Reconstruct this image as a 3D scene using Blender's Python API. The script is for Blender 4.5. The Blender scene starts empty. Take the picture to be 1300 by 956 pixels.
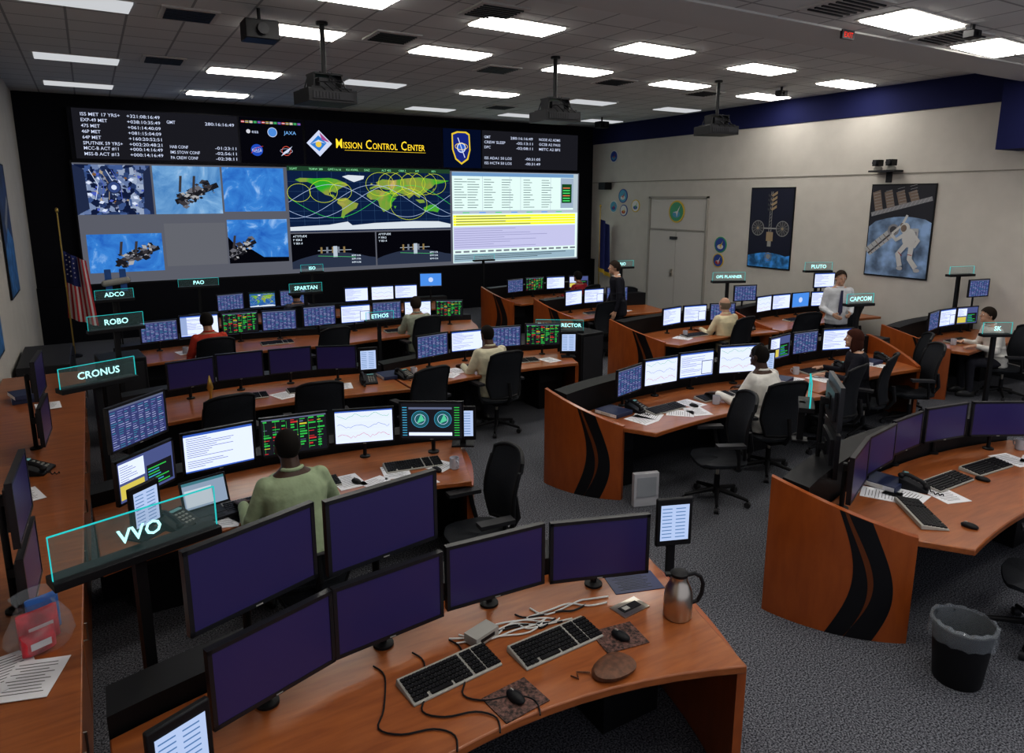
import bpy, math, random
from mathutils import Matrix, Vector
random.seed(7)
D = bpy.data
SC = bpy.context.scene
COL = SC.collection
sin, cos, pi = math.sin, math.cos, math.pi
SC.view_settings.view_transform = 'Standard'
try: SC.view_settings.look = 'Medium High Contrast'
except Exception: pass

# ---------------------------------------------------------------- materials
MATS = {}
def nodes_of(m):
    m.use_nodes = True
    return m.node_tree.nodes, m.node_tree.links
def P(name, col, rough=.5, metal=0., spec=.5, noise=0., nscale=20., bump=0., alpha=1., trans=0., emit=None, es=1.):
    if name in MATS: return MATS[name]
    m = D.materials.new(name); N, L = nodes_of(m); b = N['Principled BSDF']
    b.inputs['Base Color'].default_value = (*col, 1); b.inputs['Roughness'].default_value = rough
    b.inputs['Metallic'].default_value = metal; b.inputs['Specular IOR Level'].default_value = spec
    b.inputs['Alpha'].default_value = alpha; b.inputs['Transmission Weight'].default_value = trans
    if emit:
        b.inputs['Emission Color'].default_value = (*emit, 1); b.inputs['Emission Strength'].default_value = es
    if noise or bump:
        tc = N.new('ShaderNodeTexCoord'); n = N.new('ShaderNodeTexNoise')
        n.inputs['Scale'].default_value = nscale; n.inputs['Detail'].default_value = 3
        L.new(tc.outputs['Object'], n.inputs['Vector'])
        if noise:
            r = N.new('ShaderNodeValToRGB'); r.color_ramp.elements[0].position = .35; r.color_ramp.elements[1].position = .65
            r.color_ramp.elements[0].color = (*[c*(1-noise) for c in col], 1)
            r.color_ramp.elements[1].color = (*[min(1, c*(1+noise)) for c in col], 1)
            L.new(n.outputs['Fac'], r.inputs['Fac']); L.new(r.outputs['Color'], b.inputs['Base Color'])
        if bump:
            bp = N.new('ShaderNodeBump'); bp.inputs['Strength'].default_value = bump; bp.inputs['Distance'].default_value = .02
            L.new(n.outputs['Fac'], bp.inputs['Height']); L.new(bp.outputs['Normal'], b.inputs['Normal'])
    MATS[name] = m; return m
def emat(k):
    m = D.materials.new(k); N, L = nodes_of(m)
    for n in list(N):
        if n.type == 'BSDF_PRINCIPLED': N.remove(n)
    e = N.new('ShaderNodeEmission'); L.new(e.outputs[0], N['Material Output'].inputs[0]); MATS[k] = m
    return m, N, L, e
def E(r, g, b, s=1.):
    k = 'glow_%.2f_%.2f_%.2f_%.1f' % (r, g, b, s)
    if k in MATS: return MATS[k]
    m, N, L, e = emat(k); e.inputs['Color'].default_value = (r, g, b, 1); e.inputs['Strength'].default_value = s; return m
def Enoise(name, c1, c2, c3, scale, s=1., pos=(.35, .55, .7)):
    if name in MATS: return MATS[name]
    m, N, L, e = emat(name); e.inputs['Strength'].default_value = s
    tc = N.new('ShaderNodeTexCoord'); n = N.new('ShaderNodeTexNoise'); n.inputs['Scale'].default_value = scale
    n.inputs['Detail'].default_value = 9; n.inputs['Roughness'].default_value = .62; n.inputs['Distortion'].default_value = .8
    r = N.new('ShaderNodeValToRGB'); el = r.color_ramp.elements
    el[0].position = pos[0]; el[0].color = (*c1, 1); el[1].position = pos[2]; el[1].color = (*c3, 1)
    x = el.new(pos[1]); x.color = (*c2, 1)
    L.new(tc.outputs['Object'], n.inputs['Vector']); L.new(n.outputs['Fac'], r.inputs['Fac'])
    L.new(r.outputs['Color'], e.inputs['Color']); return m
def Evoro(name, c1, c2, c3, scale):
    m, N, L, e = emat(name)
    tc = N.new('ShaderNodeTexCoord'); v = N.new('ShaderNodeTexVoronoi'); v.inputs['Scale'].default_value = scale; v.distance = 'CHEBYCHEV'
    sp = N.new('ShaderNodeSeparateColor'); r = N.new('ShaderNodeValToRGB'); el = r.color_ramp.elements
    el[0].position = .25; el[0].color = (*c1, 1); el[1].position = .95; el[1].color = (*c3, 1); x = el.new(.6); x.color = (*c2, 1)
    L.new(tc.outputs['Object'], v.inputs['Vector']); L.new(v.outputs['Color'], sp.inputs[0]); L.new(sp.outputs[0], r.inputs['Fac']); L.new(r.outputs['Color'], e.inputs['Color']); return m

def wood(name, c1, c2, sc=(1.2, 9, 9), p=(.3, .7)):
    m = D.materials.new(name); N, L = nodes_of(m); b = N['Principled BSDF']
    tc = N.new('ShaderNodeTexCoord'); mp = N.new('ShaderNodeMapping'); mp.inputs['Scale'].default_value = sc
    n = N.new('ShaderNodeTexNoise'); n.inputs['Scale'].default_value = 3; n.inputs['Detail'].default_value = 6; n.inputs['Distortion'].default_value = .4
    r = N.new('ShaderNodeValToRGB'); r.color_ramp.elements[0].position = p[0]; r.color_ramp.elements[1].position = p[1]
    r.color_ramp.elements[0].color = (*c1, 1); r.color_ramp.elements[1].color = (*c2, 1)
    L.new(tc.outputs['Object'], mp.inputs[0]); L.new(mp.outputs[0], n.inputs['Vector']); L.new(n.outputs['Fac'], r.inputs['Fac'])
    L.new(r.outputs['Color'], b.inputs['Base Color']); b.inputs['Roughness'].default_value = .36
    b.inputs['Coat Weight'].default_value = .25; b.inputs['Coat Roughness'].default_value = .12
    MATS[name] = m; return m
WOOD = wood('cherry_wood', (.24, .070, .018), (.36, .115, .030))
WOODP = wood('cherry_panel', (.25, .058, .010), (.36, .092, .017), (5, 5, 1.2), (.2, .8))
def carpet():
    m = D.materials.new('speckled_carpet'); N, L = nodes_of(m); b = N['Principled BSDF']
    tc = N.new('ShaderNodeTexCoord'); n = N.new('ShaderNodeTexNoise'); n.inputs['Scale'].default_value = 95; n.inputs['Detail'].default_value = 3
    r = N.new('ShaderNodeValToRGB'); el = r.color_ramp.elements
    el[0].position = .38; el[0].color = (.022, .023, .030, 1); el[1].position = .66; el[1].color = (.22, .225, .25, 1)
    L.new(tc.outputs['Object'], n.inputs['Vector']); L.new(n.outputs['Fac'], r.inputs['Fac']); L.new(r.outputs['Color'], b.inputs['Base Color'])
    b.inputs['Roughness'].default_value = 1; b.inputs['Specular IOR Level'].default_value = .1
    return m
CARPET = carpet()
def tiles():
    m = D.materials.new('ceiling_tile'); N, L = nodes_of(m); b = N['Principled BSDF']
    tc = N.new('ShaderNodeTexCoord'); br = N.new('ShaderNodeTexBrick')
    br.offset = 0; br.squash = 1; br.inputs['Scale'].default_value = 1; br.inputs['Brick Width'].default_value = .6; br.inputs['Row Height'].default_value = .6
    br.inputs['Mortar Size'].default_value = .014; br.inputs['Color1'].default_value = (.66, .66, .65, 1); br.inputs['Color2'].default_value = (.62, .62, .61, 1)
    br.inputs['Mortar'].default_value = (.32, .32, .32, 1)
    L.new(tc.outputs['Object'], br.inputs['Vector']); L.new(br.outputs['Color'], b.inputs['Base Color']); b.inputs['Roughness'].default_value = .95
    return m
TILES = tiles()
WALL = P('wall_paint', (.53, .50, .46), .85, noise=.03, nscale=3, spec=.2)
BLUEW = P('blue_wall_paint', (.012, .015, .07), .8, spec=.2)
PLASTER = P('ceiling_plaster', (.58, .57, .55), .9)
BLACKW = P('matte_black_wall', (.005, .005, .010), .7, spec=.2)
BLK = P('black_plastic', (.009, .009, .011), .5, spec=.3)
BLK2 = P('dark_grey_plastic', (.026, .026, .030), .5, spec=.3)
CASE = P('monitor_casing', (.012, .012, .016), .35)
OFF = P('unlit_screen', (.040, .030, .135), .28, spec=.55)
MESHF = P('chair_mesh_fabric', (.014, .016, .021), .7, noise=.4, nscale=160, spec=.3)
CHROME = P('brushed_steel', (.55, .50, .44), .28, metal=1)
GREYP = P('beige_grey_plastic', (.36, .35, .32), .5)
PAPER = P('white_paper', (.75, .75, .78), .7)
WHITEM = P('white_enamel', (.6, .58, .55), .5)
STRIPE = P('black_inlay', (.006, .006, .008), .3)
STRIPE2 = P('brown_inlay', (.13, .035, .008), .35)

# ---------------------------------------------------------------- mesh builder
TXT = {}
def text_geo(s, bold=0.):
    k = (s, bold)
    if k in TXT: return TXT[k]
    c = D.curves.new('t', 'FONT'); c.body = s; c.size = 1; c.resolution_u = 2; c.offset = bold
    o = D.objects.new('t', c); COL.objects.link(o); bpy.context.view_layer.update()
    me = D.meshes.new_from_object(o)
    v = [tuple(x.co) for x in me.vertices]; f = [tuple(p.vertices) for p in me.polygons]
    D.objects.remove(o); D.meshes.remove(me); D.curves.remove(c)
    TXT[k] = (v, f); return TXT[k]
class MB:
    def __init__(s): s.v = []; s.f = []; s.fm = []; s.mats = []; s.M = Matrix()
    def mi(s, m):
        if m not in s.mats: s.mats.append(m)
        return s.mats.index(m)
    def add(s, vs, fs, m):
        b = len(s.v); M = s.M
        s.v += [tuple(M @ Vector(x)) for x in vs]; i = s.mi(m)
        for f in fs: s.f.append(tuple(b+k for k in f)); s.fm.append(i)
        return s
    def box(s, c, d, m, rz=0.):
        x, y, z = d[0]/2, d[1]/2, d[2]/2; R = Matrix.Rotation(rz, 3, 'Z')
        vs = [tuple(Vector(c)+R@Vector((a*x, b*y, e*z))) for e in (-1, 1) for b in (-1, 1) for a in (-1, 1)]
        return s.add(vs, [(0, 2, 3, 1), (4, 5, 7, 6), (0, 1, 5, 4), (2, 6, 7, 3), (0, 4, 6, 2), (1, 3, 7, 5)], m)
    def prism(s, pts, z0, z1, m):
        n = len(pts)
        vs = [(x, y, z0) for x, y in pts]+[(x, y, z1) for x, y in pts]
        fs = [tuple(range(n))[::-1], tuple(range(n, 2*n))]+[(i, (i+1) % n, n+(i+1) % n, n+i) for i in range(n)]
        return s.add(vs, fs, m)
    def loft(s, rings, m, cap=True):
        n = len(rings[0]); vs = [p for r in rings for p in r]; fs = []
        for k in range(len(rings)-1):
            for i in range(n):
                j = (i+1) % n; fs.append((k*n+i, k*n+j, (k+1)*n+j, (k+1)*n+i))
        if cap: fs += [tuple(range(n))[::-1], tuple(range((len(rings)-1)*n, len(rings)*n))]
        return s.add(vs, fs, m)
    def lathe(s, prof, c, m, n=20, cap=True):
        return s.loft([[(c[0]+r*cos(2*pi*i/n), c[1]+r*sin(2*pi*i/n), c[2]+z) for i in range(n)] for r, z in prof], m, cap)
    def ell(s, c, r, m, n=14, k=9):
        rings = []
        for j in range(1, k):
            a = -pi/2+pi*j/k
            rings.append([(c[0]+r[0]*cos(a)*cos(2*pi*i/n), c[1]+r[1]*cos(a)*sin(2*pi*i/n), c[2]+r[2]*sin(a)) for i in range(n)])
        b = len(s.v); s.loft(rings, m, False)
        i0 = len(s.v); M = s.M; s.v += [tuple(M@Vector((c[0], c[1], c[2]-r[2]))), tuple(M@Vector((c[0], c[1], c[2]+r[2])))]
        q = s.mi(m); t = b+(k-2)*n
        for i in range(n):
            s.f.append((b+(i+1) % n, b+i, i0)); s.fm.append(q); s.f.append((t+i, t+(i+1) % n, i0+1)); s.fm.append(q)
        return s
    def cone(s, p0, r0, p1, r1, m, n=10):
        a = Vector(p0); b = Vector(p1); d = (b-a)
        if d.length < 1e-6: return s
        d.normalize(); u = d.orthogonal().normalized(); w = d.cross(u)
        return s.loft([[tuple(p+u*r*cos(2*pi*i/n)+w*r*sin(2*pi*i/n)) for i in range(n)] for p, r in ((a, r0), (b, r1))], m)
    def cap(s, p0, r0, p1, r1, m, n=10):
        s.cone(p0, r0, p1, r1, m, n); s.ell(p0, (r0,)*3, m, n, 7); return s.ell(p1, (r1,)*3, m, n, 7)
    def tube(s, pts, r, m, n=8, closed=False):
        P_ = [Vector(p) for p in pts]; N = len(P_); rings = []; u = None
        for i, p in enumerate(P_):
            a = P_[(i-1) % N] if (closed or i > 0) else p; b = P_[(i+1) % N] if (closed or i < N-1) else p
            d = (b-a).normalized()
            if u is None: u = d.orthogonal().normalized()
            u = (u-d*u.dot(d)); u = u.normalized() if u.length > 1e-5 else d.orthogonal().normalized()
            w = d.cross(u); rings.append([tuple(p+u*r*cos(2*pi*k/n)+w*r*sin(2*pi*k/n)) for k in range(n)])
        if closed: rings.append(rings[0])
        return s.loft(rings, m, not closed)
    # flat artwork in the local XZ plane (faces -Y)
    def rect(s, x0, z0, x1, z1, m, y=0.):
        return s.add([(x0, y, z0), (x1, y, z0), (x1, y, z1), (x0, y, z1)], [(0, 1, 2, 3)], m)
    def poly(s, pts, m, y=0.):
        return s.add([(a, y, b) for a, b in pts], [tuple(range(len(pts)))], m)
    def disc(s, x, z, r, m, y=0., n=28, rz=None, a0=0):
        rz = rz or r
        return s.poly([(x+r*cos(2*pi*i/n+a0), z+rz*sin(2*pi*i/n+a0)) for i in range(n)], m, y)
    def line(s, pts, w, m, y=0., closed=False):
        P_ = [Vector(p) for p in pts]; n = len(P_); L_ = []; R_ = []
        for i, p in enumerate(P_):
            a = P_[(i-1) % n] if (closed or i) else p; b = P_[(i+1) % n] if (closed or i < n-1) else p
            d = b-a
            if d.length < 1e-9: d = Vector((1, 0))
            d.normalize(); q = Vector((-d.y, d.x))*w/2; L_.append(p+q); R_.append(p-q)
        vs = [(q.x, y, q.y) for q in L_]+[(q.x, y, q.y) for q in R_]
        fs = [(i, i+1, n+i+1, n+i) for i in range(n-1)]+([(n-1, 0, n, 2*n-1)] if closed else [])
        return s.add(vs, fs, m)
    def ring(s, x, z, r, w, m, y=0., rz=None, n=32):
        rz = rz or r
        return s.line([(x+r*cos(2*pi*i/n), z+rz*sin(2*pi*i/n)) for i in range(n)], w, m, y, True)
    def text(s, st, x, z, size, m, y=0., align='l', bold=0., sx=1., fit=None):
        v, f = text_geo(st, bold)
        if not v: return s
        w0 = max(p[0] for p in v)
        if fit: sx = fit/(w0*size)
        w = w0*size*sx
        ox = x-(w/2 if align == 'c' else w if align == 'r' else 0)
        return s.add([(ox+p[0]*size*sx, y, z+p[1]*size) for p in v], f, m)
    def mesh(s, name, smooth=True):
        me = D.meshes.new(name); me.from_pydata(s.v, [], s.f)
        for m in s.mats: me.materials.append(m)
        me.polygons.foreach_set('material_index', s.fm)
        if smooth:
            me.polygons.foreach_set('use_smooth', [True]*len(s.f)); me.set_sharp_from_angle(angle=math.radians(35))
        me.update(); return me
    def obj(s, name, parent=None, bevel=0., smooth=True, **kw):
        return add_obj(name, s.mesh(name, smooth), parent, bevel, **kw)
def add_obj(name, me, parent=None, bevel=0., **kw):
    o = D.objects.new(name, me); COL.objects.link(o)
    if parent: o.parent = parent
    if bevel:
        b = o.modifiers.new('b', 'BEVEL'); b.width = bevel; b.segments = 2; b.limit_method = 'ANGLE'
    for k, v in kw.items(): o[k] = v
    return o
def thing(name, label, cat, loc=(0, 0, 0), rz=0., group=None, scale=1.):
    o = D.objects.new(name, None); COL.objects.link(o); o.empty_display_size = .1
    o.location = loc; o.rotation_euler = (0, 0, rz); o.scale = (scale,)*3
    o['label'] = label; o['category'] = cat
    if group: o['group'] = group
    return o
def struct(o): o['kind'] = 'structure'; return o
def clone(src, loc, rz=0., label=None, scale=None):
    r = src.copy(); COL.objects.link(r); r.location = loc; r.rotation_euler = (0, 0, rz)
    if scale: r.scale = (scale,)*3
    if label: r['label'] = label
    def rec(a, b):
        for ch in list(a.children):
            c = ch.copy(); c.parent = b; COL.objects.link(c); rec(ch, c)
    rec(src, r); return r

# ---------------------------------------------------------------- room
XL, XR, YB, YN, H1, H2 = -1.07, 13.0, 17.2, -1.0, 5.0, 4.7
struct(MB().box(((XL+XR)/2, (YB+YN)/2, -.05), (XR-XL+.4, YB-YN+.4, .1), CARPET).obj('floor'))
c = MB(); c.box(((XL+XR)/2, (5.65+YB)/2, H1+.05), (XR-XL, YB-5.65, .1), TILES)
c.box(((XL+XR)/2, (5.0+YN)/2, H2+.05), (XR-XL, 5.0-YN, .1), TILES)
struct(c.obj('ceiling'))
struct(MB().box(((XL+XR)/2, 5.325, (H2+H1)/2+.04), (XR-XL, .65, H1-H2+.12), PLASTER).obj('trim_1'))
w = MB(); w.box((XL-.1, (YB+YN)/2, 2.5), (.2, YB-YN, 5.2), WALL); struct(w.obj('wall_left'))
w = MB(); w.box((XR+.1, (YB+YN)/2, 2.25), (.2, YB-YN, 4.5), WALL)
w.box((XR+.09, (YB+YN)/2, 4.8), (.22, YB-YN, .6), BLUEW)
struct(w.obj('wall_right'))
struct(MB().box((XR-.006, (YB+YN)/2, 3.405), (.012, YB-YN, .02), P('wall_seam', (.25, .23, .2), .8)).obj('trim_2'))
struct(MB().box((XR-.35, 3.3, 4.2), (.7, 5.2, 1.0), BLUEW).obj('trim_3'))
struct(MB().box((XR-.01, (YB+YN)/2, .06), (.02, YB-YN, .12), BLK2).obj('baseboard_right'))
struct(MB().box(((XL+XR)/2, YB+.1, 2.5), (XR-XL, .2, 5.2), BLACKW).obj('wall_back'))
struct(MB().box(((XL+XR)/2, 17.1, .58), (XR-XL, .2, 1.16), BLACKW).obj('trim_4'))

def wall_right_M(y, z): return Matrix.Translation((XR, y, z)) @ Matrix.Rotation(-pi/2, 4, 'Z')
DOORC = P('door_paint', (.53, .50, .47), .6); FRAMEC = P('door_frame_paint', (.33, .31, .28), .6)
d = thing('door_1', 'pale double door with transom panel in slightly darker frame', 'door', (XR, 13.55, 0), -pi/2)
d['kind'] = 'structure'
m = MB()
for x in (-1.03, 1.03): m.box((x, -.03, 1.5), (.05, .06, 3.0), FRAMEC)
m.box((0, -.03, 2.98), (2.11, .06, .05), FRAMEC); m.box((0, -.03, 2.16), (2.0, .05, .035), FRAMEC)
m.obj('door_frame', d)
for k, x in ((0, -.5), (1, .5)):
    MB().box((x, -.02, 1.07), (.985, .035, 2.12), DOORC).obj('door_leaf', d)
MB().box((0, -.018, 2.56), (1.98, .03, .76), DOORC).obj('transom_panel', d)
h = MB(); h.box((-.06, -.06, 1.95), (.24, .05, .07), BLK2); h.box((-.1, -.06, 1.05), (.05, .05, .18), CHROME); h.cone((-.1, -.06, 1.05), .01, (-.1, -.12, 1.05), .01, CHROME); h.obj('door_handle', d)

def patch(name, label, M, r, cols):
    m = MB(); m.cone((0, 0, 0), r, (0, -.015, 0), r, cols[0], 32)
    m.disc(0, 0, r*.86, cols[1], -.017); m.disc(0, -r*.25, r*.5, cols[2], -.019, rz=r*.3)
    m.poly([(-r*.5, -r*.1), (r*.1, r*.05), (r*.5, r*.6), (r*.2, -.1*r), (r*.1, -r*.5), (-.05*r, -.1*r)], cols[3], -.021)
    o = m.obj(name, label=label, category='emblem'); o.matrix_world = M; return o
cw = P('patch_white', (.6, .6, .6)); cb = P('patch_blue', (.03, .07, .3)); cg = P('patch_green', (.05, .3, .15)); cr = P('patch_red', (.4, .04, .04)); cy = P('patch_yellow', (.6, .42, .05)); ccy = P('patch_cyan', (.07, .3, .45))
patch('mission_patch', 'large round green, blue and gold emblem on the door transom', wall_right_M(13.55, 2.62) @ Matrix.Translation((0, -.04, 0)), .28, (cy, cg, ccy, cw))
for y, z, r, cc in ((16.2, 4.12, .17, (cw, cb, ccy, cr)), (15.75, 3.02, .19, (cb, ccy, cw, cr)), (15.2, 2.75, .17, (cy, cw, cb, cg)), (16.15, 2.72, .17, (cw, ccy, cb, cr)), (15.7, 2.62, .16, (cb, cw, cr, cy)), (12.05, 1.86, .19, (cg, cb, cw, cy)), (12.1, 1.48, .17, (cy, cb, cr, cw))):
    patch('mission_patch', 'round coloured mission emblem on the beige wall', wall_right_M(y, z), r, cc)

def poster(name, label, y, z, w, h, art):
    r = thing(name, label, 'poster', (XR-.005, y, z), -pi/2)
    MB().box((0, -.012, 0), (w, .024, h), BLK).obj('poster_board', r)
    m = MB(); m.M = Matrix.Translation((0, -.026, 0)); art(m, w*.97, h*.97); m.obj('poster_print', r, smooth=False); return r
def art1(m, w, h):
    m.rect(-w/2, -h/2, w/2, h/2, P('print_space', (.012, .014, .035)))
    m.poly([(-w/2, -h/2), (w/2, -h/2), (w/2, -h*.33)]+[(w/2-w*i/10, -h*.36+h*.05*sin(pi*i/10)) for i in range(1, 10)]+[(-w/2, -h*.36)], P('print_earth', (.05, .25, .6), noise=.6, nscale=6), -.001)
    g = P('print_grey', (.30, .30, .29)); k = P('print_gold', (.35, .26, .16)); dk_ = P('print_dark', (.05, .05, .06))
    for s_ in (-1, 1): m.line([(s_*.035, -.3), (s_*.02, .80)], .012, g, -.002)
    for i in range(14): z = -.25+i*.075; m.line([(-.03, z), (.03, z+.07)], .008, g, -.0021)
    for z in (.72, .62, .52, .42): m.poly([(-.02, z), (.14, z+.09), (.14, z+.03), (-.02, z-.06)], k, -.003); m.poly([(.02, z-.02), (-.10, z+.03), (-.10, z-.02), (.02, z-.07)], dk_, -.0032)
    for x in (-.33, .33):
        m.disc(x, 0, .17, g, -.003); m.disc(x, 0, .155, dk_, -.004)
        for a in range(12): m.line([(x, 0), (x+.16*cos(a*pi/6), .16*sin(a*pi/6))], .007, g, -.005)
        m.disc(x, 0, .03, k, -.0055)
    m.line([(-.2, 0), (.2, 0)], .03, g, -.002); m.rect(-.09, -.28, .09, -.08, k, -.003); m.rect(-.05, -.4, .05, -.28, g, -.003); m.disc(0, -.62, .06, g, -.003); m.ring(0, -.62, .09, .01, k, -.004)
def art2(m, w, h):
    m.rect(-w/2, -h/2, w/2, h/2, P('print_space2', (.015, .016, .025)))
    m.poly([(-w/2, -h/2), (w/2, -h/2), (w/2, h*.10)]+[(w/2-w*i/10, h*(.12-.004*i)+h*.06*sin(pi*i/10)) for i in range(1, 10)]+[(-w/2, h*.04)], P('print_clouds', (.20, .30, .47), noise=.55, nscale=3.2), -.001)
    g = P('print_white', (.55, .55, .54)); k = P('print_brown', (.20, .15, .12)); md_ = P('print_mid', (.24, .24, .26)); lt_ = P('print_light', (.42, .42, .43)); dk_ = P('print_dark', (.05, .05, .06))
    for i in range(4):
        x = -.5+i*.23; m.poly([(x, .36+i*.05), (x+.15, .40+i*.05), (x+.07, .76), (x-.08, .71)], k, -.002)
        for q in range(6): m.line([(x-.012*q, .41+i*.045+q*.055), (x+.13-.012*q, .44+i*.045+q*.055)], .005, lt_, -.0022)
    m.line([(-.57, .30), (.56, .60)], .08, md_, -.003)
    for i in range(14): x = -.56+i*.08; z = .30+(x+.57)*.265; m.line([(x, z-.035), (x+.05, z+.05)], .007, lt_, -.0032)
    m.line([(-.58, -.42), (-.12, -.02)], .17, lt_, -.003); m.line([(-.56, -.44), (-.14, -.05)], .03, dk_, -.0034)
    for i in range(6): x = -.54+i*.075; m.line([(x-.05, -.32+i*.065), (x+.07, -.44+i*.065)], .014, (k, md_)[i % 2], -.0036)
    m.disc(-.1, .02, .11, md_, -.0038); m.disc(-.1, .02, .07, dk_, -.0039)
    m.line([(-.12, -.05), (.06, .12), (.14, .30)], .045, g, -.004); m.disc(.06, .12, .035, k, -.0042)
    # astronaut : helmet, pack, arms and legs
    m.ell((.13, -.016, .06), (.09, .004, .10), g); m.ell((.105, -.02, .06), (.055, .004, .065), k); m.ell((.22, -.015, -.12), (.13, .004, .17), g); m.rect(.2, -.2, .38, .06, lt_, -.014); m.rect(.23, -.1, .35, .0, md_, -.0145)
    m.line([(.14, -.05), (-.02, -.16), (-.12, -.06)], .07, g, -.022); m.line([(.28, -.04), (.40, -.16), (.32, -.28)], .07, g, -.022)
    m.line([(.17, -.24), (.04, -.42), (.10, -.64)], .095, g, -.020); m.line([(.28, -.26), (.27, -.50), (.40, -.66)], .095, g, -.0205)
    for a_, b_ in (((.05, -.38), (.12, -.45)), ((.23, -.42), (.31, -.43))): m.line([a_, b_], .012, cr, -.0225)
    m.disc(.1, -.68, .06, lt_, -.021, rz=.035); m.disc(.42, -.70, .06, lt_, -.021, rz=.035)
poster('wall_poster', 'poster of a relay satellite over the Earth', 10.62, 2.3, 1.16, 1.78, art1)
poster('wall_poster', 'poster of a spacewalking astronaut by the space station', 7.7, 2.35, 1.22, 1.73, art2)
def art3(m, w, h):
    m.rect(-w/2, -h/2, w/2, h/2, P('print_navy', (.015, .035, .11), noise=.6, nscale=2))
    m.poly([(-w/2, -h/2), (w/2, -h/2), (w/2, -h*.1), (0, h*.02), (-w/2, -h*.15)], P('print_earth2', (.04, .16, .38), noise=.4, nscale=5), -.001)
    m.poly([(-.3, .1), (.4, .5), (.5, .4), (-.2, -.05)], P('print_mid', (.3, .3, .33)), -.002)
for y, z, h in ((12.6, 2.5, 1.9), (9.6, 2.0, 1.7)):
    r = thing('wall_poster', 'dark blue space poster on the side wall', 'poster', (XL+.005, y, z), pi/2)
    MB().box((0, -.012, 0), (1.3, .024, h), BLK).obj('poster_board', r)
    m = MB(); m.M = Matrix.Translation((0, -.026, 0)); art3(m, 1.26, h*.97); m.obj('poster_print', r, smooth=False)

# ---------------------------------------------------------------- video wall
YW = 17.0
vw = thing('video_wall', 'huge projected video wall with camera views, world map and data pages', 'video wall', (0, YW, 0))
DG = E(.11, .115, .14, 1.); K = E(.003, .003, .006)
MB().box((6.08, .07, 2.43), (12.62, .12, 2.56), BLK).obj('display_frame', vw)
MB().rect(-.2, 1.2, 12.36, 3.66, DG, .0).obj('projection_surface', vw, smooth=False)
W_ = E(.75, .85, .95, 1.1); LG = E(.42, .48, .55); MG = E(.18, .2, .24)
EARTH = Enoise('video_earth', (.02, .11, .42), (.05, .22, .58), (.42, .6, .85), 2.2, pos=(.3, .56, .76))
EARTH2 = Enoise('video_haze', (.05, .18, .42), (.18, .36, .60), (.45, .58, .74), 1.4)
def pane(name, x0, z0, x1, z1, bg, draw):
    m = MB(); m.rect(x0, z0, x1, z1, bg, -.006); m.M = Matrix.Translation((x0, -.008, z0)); draw(m, x1-x0, z1-z0); return m.obj(name, vw, smooth=False)
INT = Evoro('video_interior', (.008, .015, .05), (.06, .11, .27), (.32, .38, .5), 9.)
def interior(m, w, h):
    r = random.Random(5); cs = [E(.04, .07, .2), E(.22, .25, .36), E(.36, .3, .22), E(.02, .03, .07), E(.08, .12, .45), E(.6, .66, .8), E(.2, .1, .04)]
    for i in range(90):
        x = r.uniform(.04, w-.16); z = r.uniform(.04, h-.12); s = r.uniform(.012, .05); a = r.uniform(0, 3)
        m.poly([(min(w, max(0, x+s*(1.6, .8)[q % 2]*cos(a+q*pi/2))), min(h, max(0, z+s*sin(a+q*pi/2)))) for q in range(4)], cs[r.randrange(7)], -.0002*i)
    m.poly([(w*.0, h*.0), (w*.16, h*.12), (w*.14, h*.9), (0, h)], cs[3], -.019); m.poly([(w, h*.0), (w*.88, h*.15), (w*.9, h*.85), (w, h)], cs[3], -.019)
    m.disc(w*.5, h*.55, .13, cs[3], -.02); m.disc(w*.5, h*.55, .11, cs[0], -.021); m.disc(w*.5, h*.55, .05, cs[5], -.022)
    for i in range(5): m.line([(w*.2+.1*i, h*.9), (w*.3+.1*i, h*.6), (w*.25+.12*i, h*.3)], .012, cs[(5, 4, 2)[i % 3]], -.016)
def station(seed, x0=.3, x1=.8, wings=2, wl=1.):
    def f(m, w, h):
        r = random.Random(seed); cs = [E(.015, .015, .02), E(.14, .14, .16), E(.05, .045, .05), E(.36, .36, .37)]
        m.line([(w*(x0-.05), h*.25), (w*(x1+.1), h*.62)], h*.11, cs[0], -.0002)
        for i in range(90):
            t = r.random(); x = w*(x0+(x1-x0)*t)+r.uniform(-.08, .08); z = h*(.27+.33*t)+r.uniform(-.15, .15)*h; s = r.uniform(.010, .06); a = r.uniform(0, 3)
            m.poly([(min(w, max(0, x+s*(1.7, .7)[q % 2]*cos(a+q*pi/2))), min(h, max(0, z+s*sin(a+q*pi/2)))) for q in range(4)], cs[r.choice((0, 0, 1, 2, 3))], -.0003*(i+1))
        for i in range(wings): q = w*(x0+.2*i); m.poly([(q, h*.46), (q+.05, h*.46), (q+.09, h*.80*wl), (q+.04, h*.80*wl)], cs[2], -.03)
    return f
pane('camera_view', -.2, 2.62, 1.2, 3.63, INT, interior)
pane('camera_view', 1.24, 2.62, 2.58, 3.63, EARTH2, station(2, .35, .85))
pane('camera_view', 2.62, 2.66, 3.95, 3.63, EARTH, lambda m, w, h: None)
pane('camera_view', -.1, 1.42, 1.3, 2.22, EARTH, station(4, .4, .85))
pane('camera_view', 1.36, 1.5, 2.6, 2.42, E(.13, .135, .155), lambda m, w, h: None)
pane('camera_view', 2.64, 1.5, 3.96, 2.48, EARTH, lambda m, w, h: (m.poly([(0, 0), (w, 0), (w, .10), (.75, .12), (.5, .30), (.2, .35), (0, .6)], K), station(9, .06, .35, 1)(m, w, h*.8)))
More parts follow.
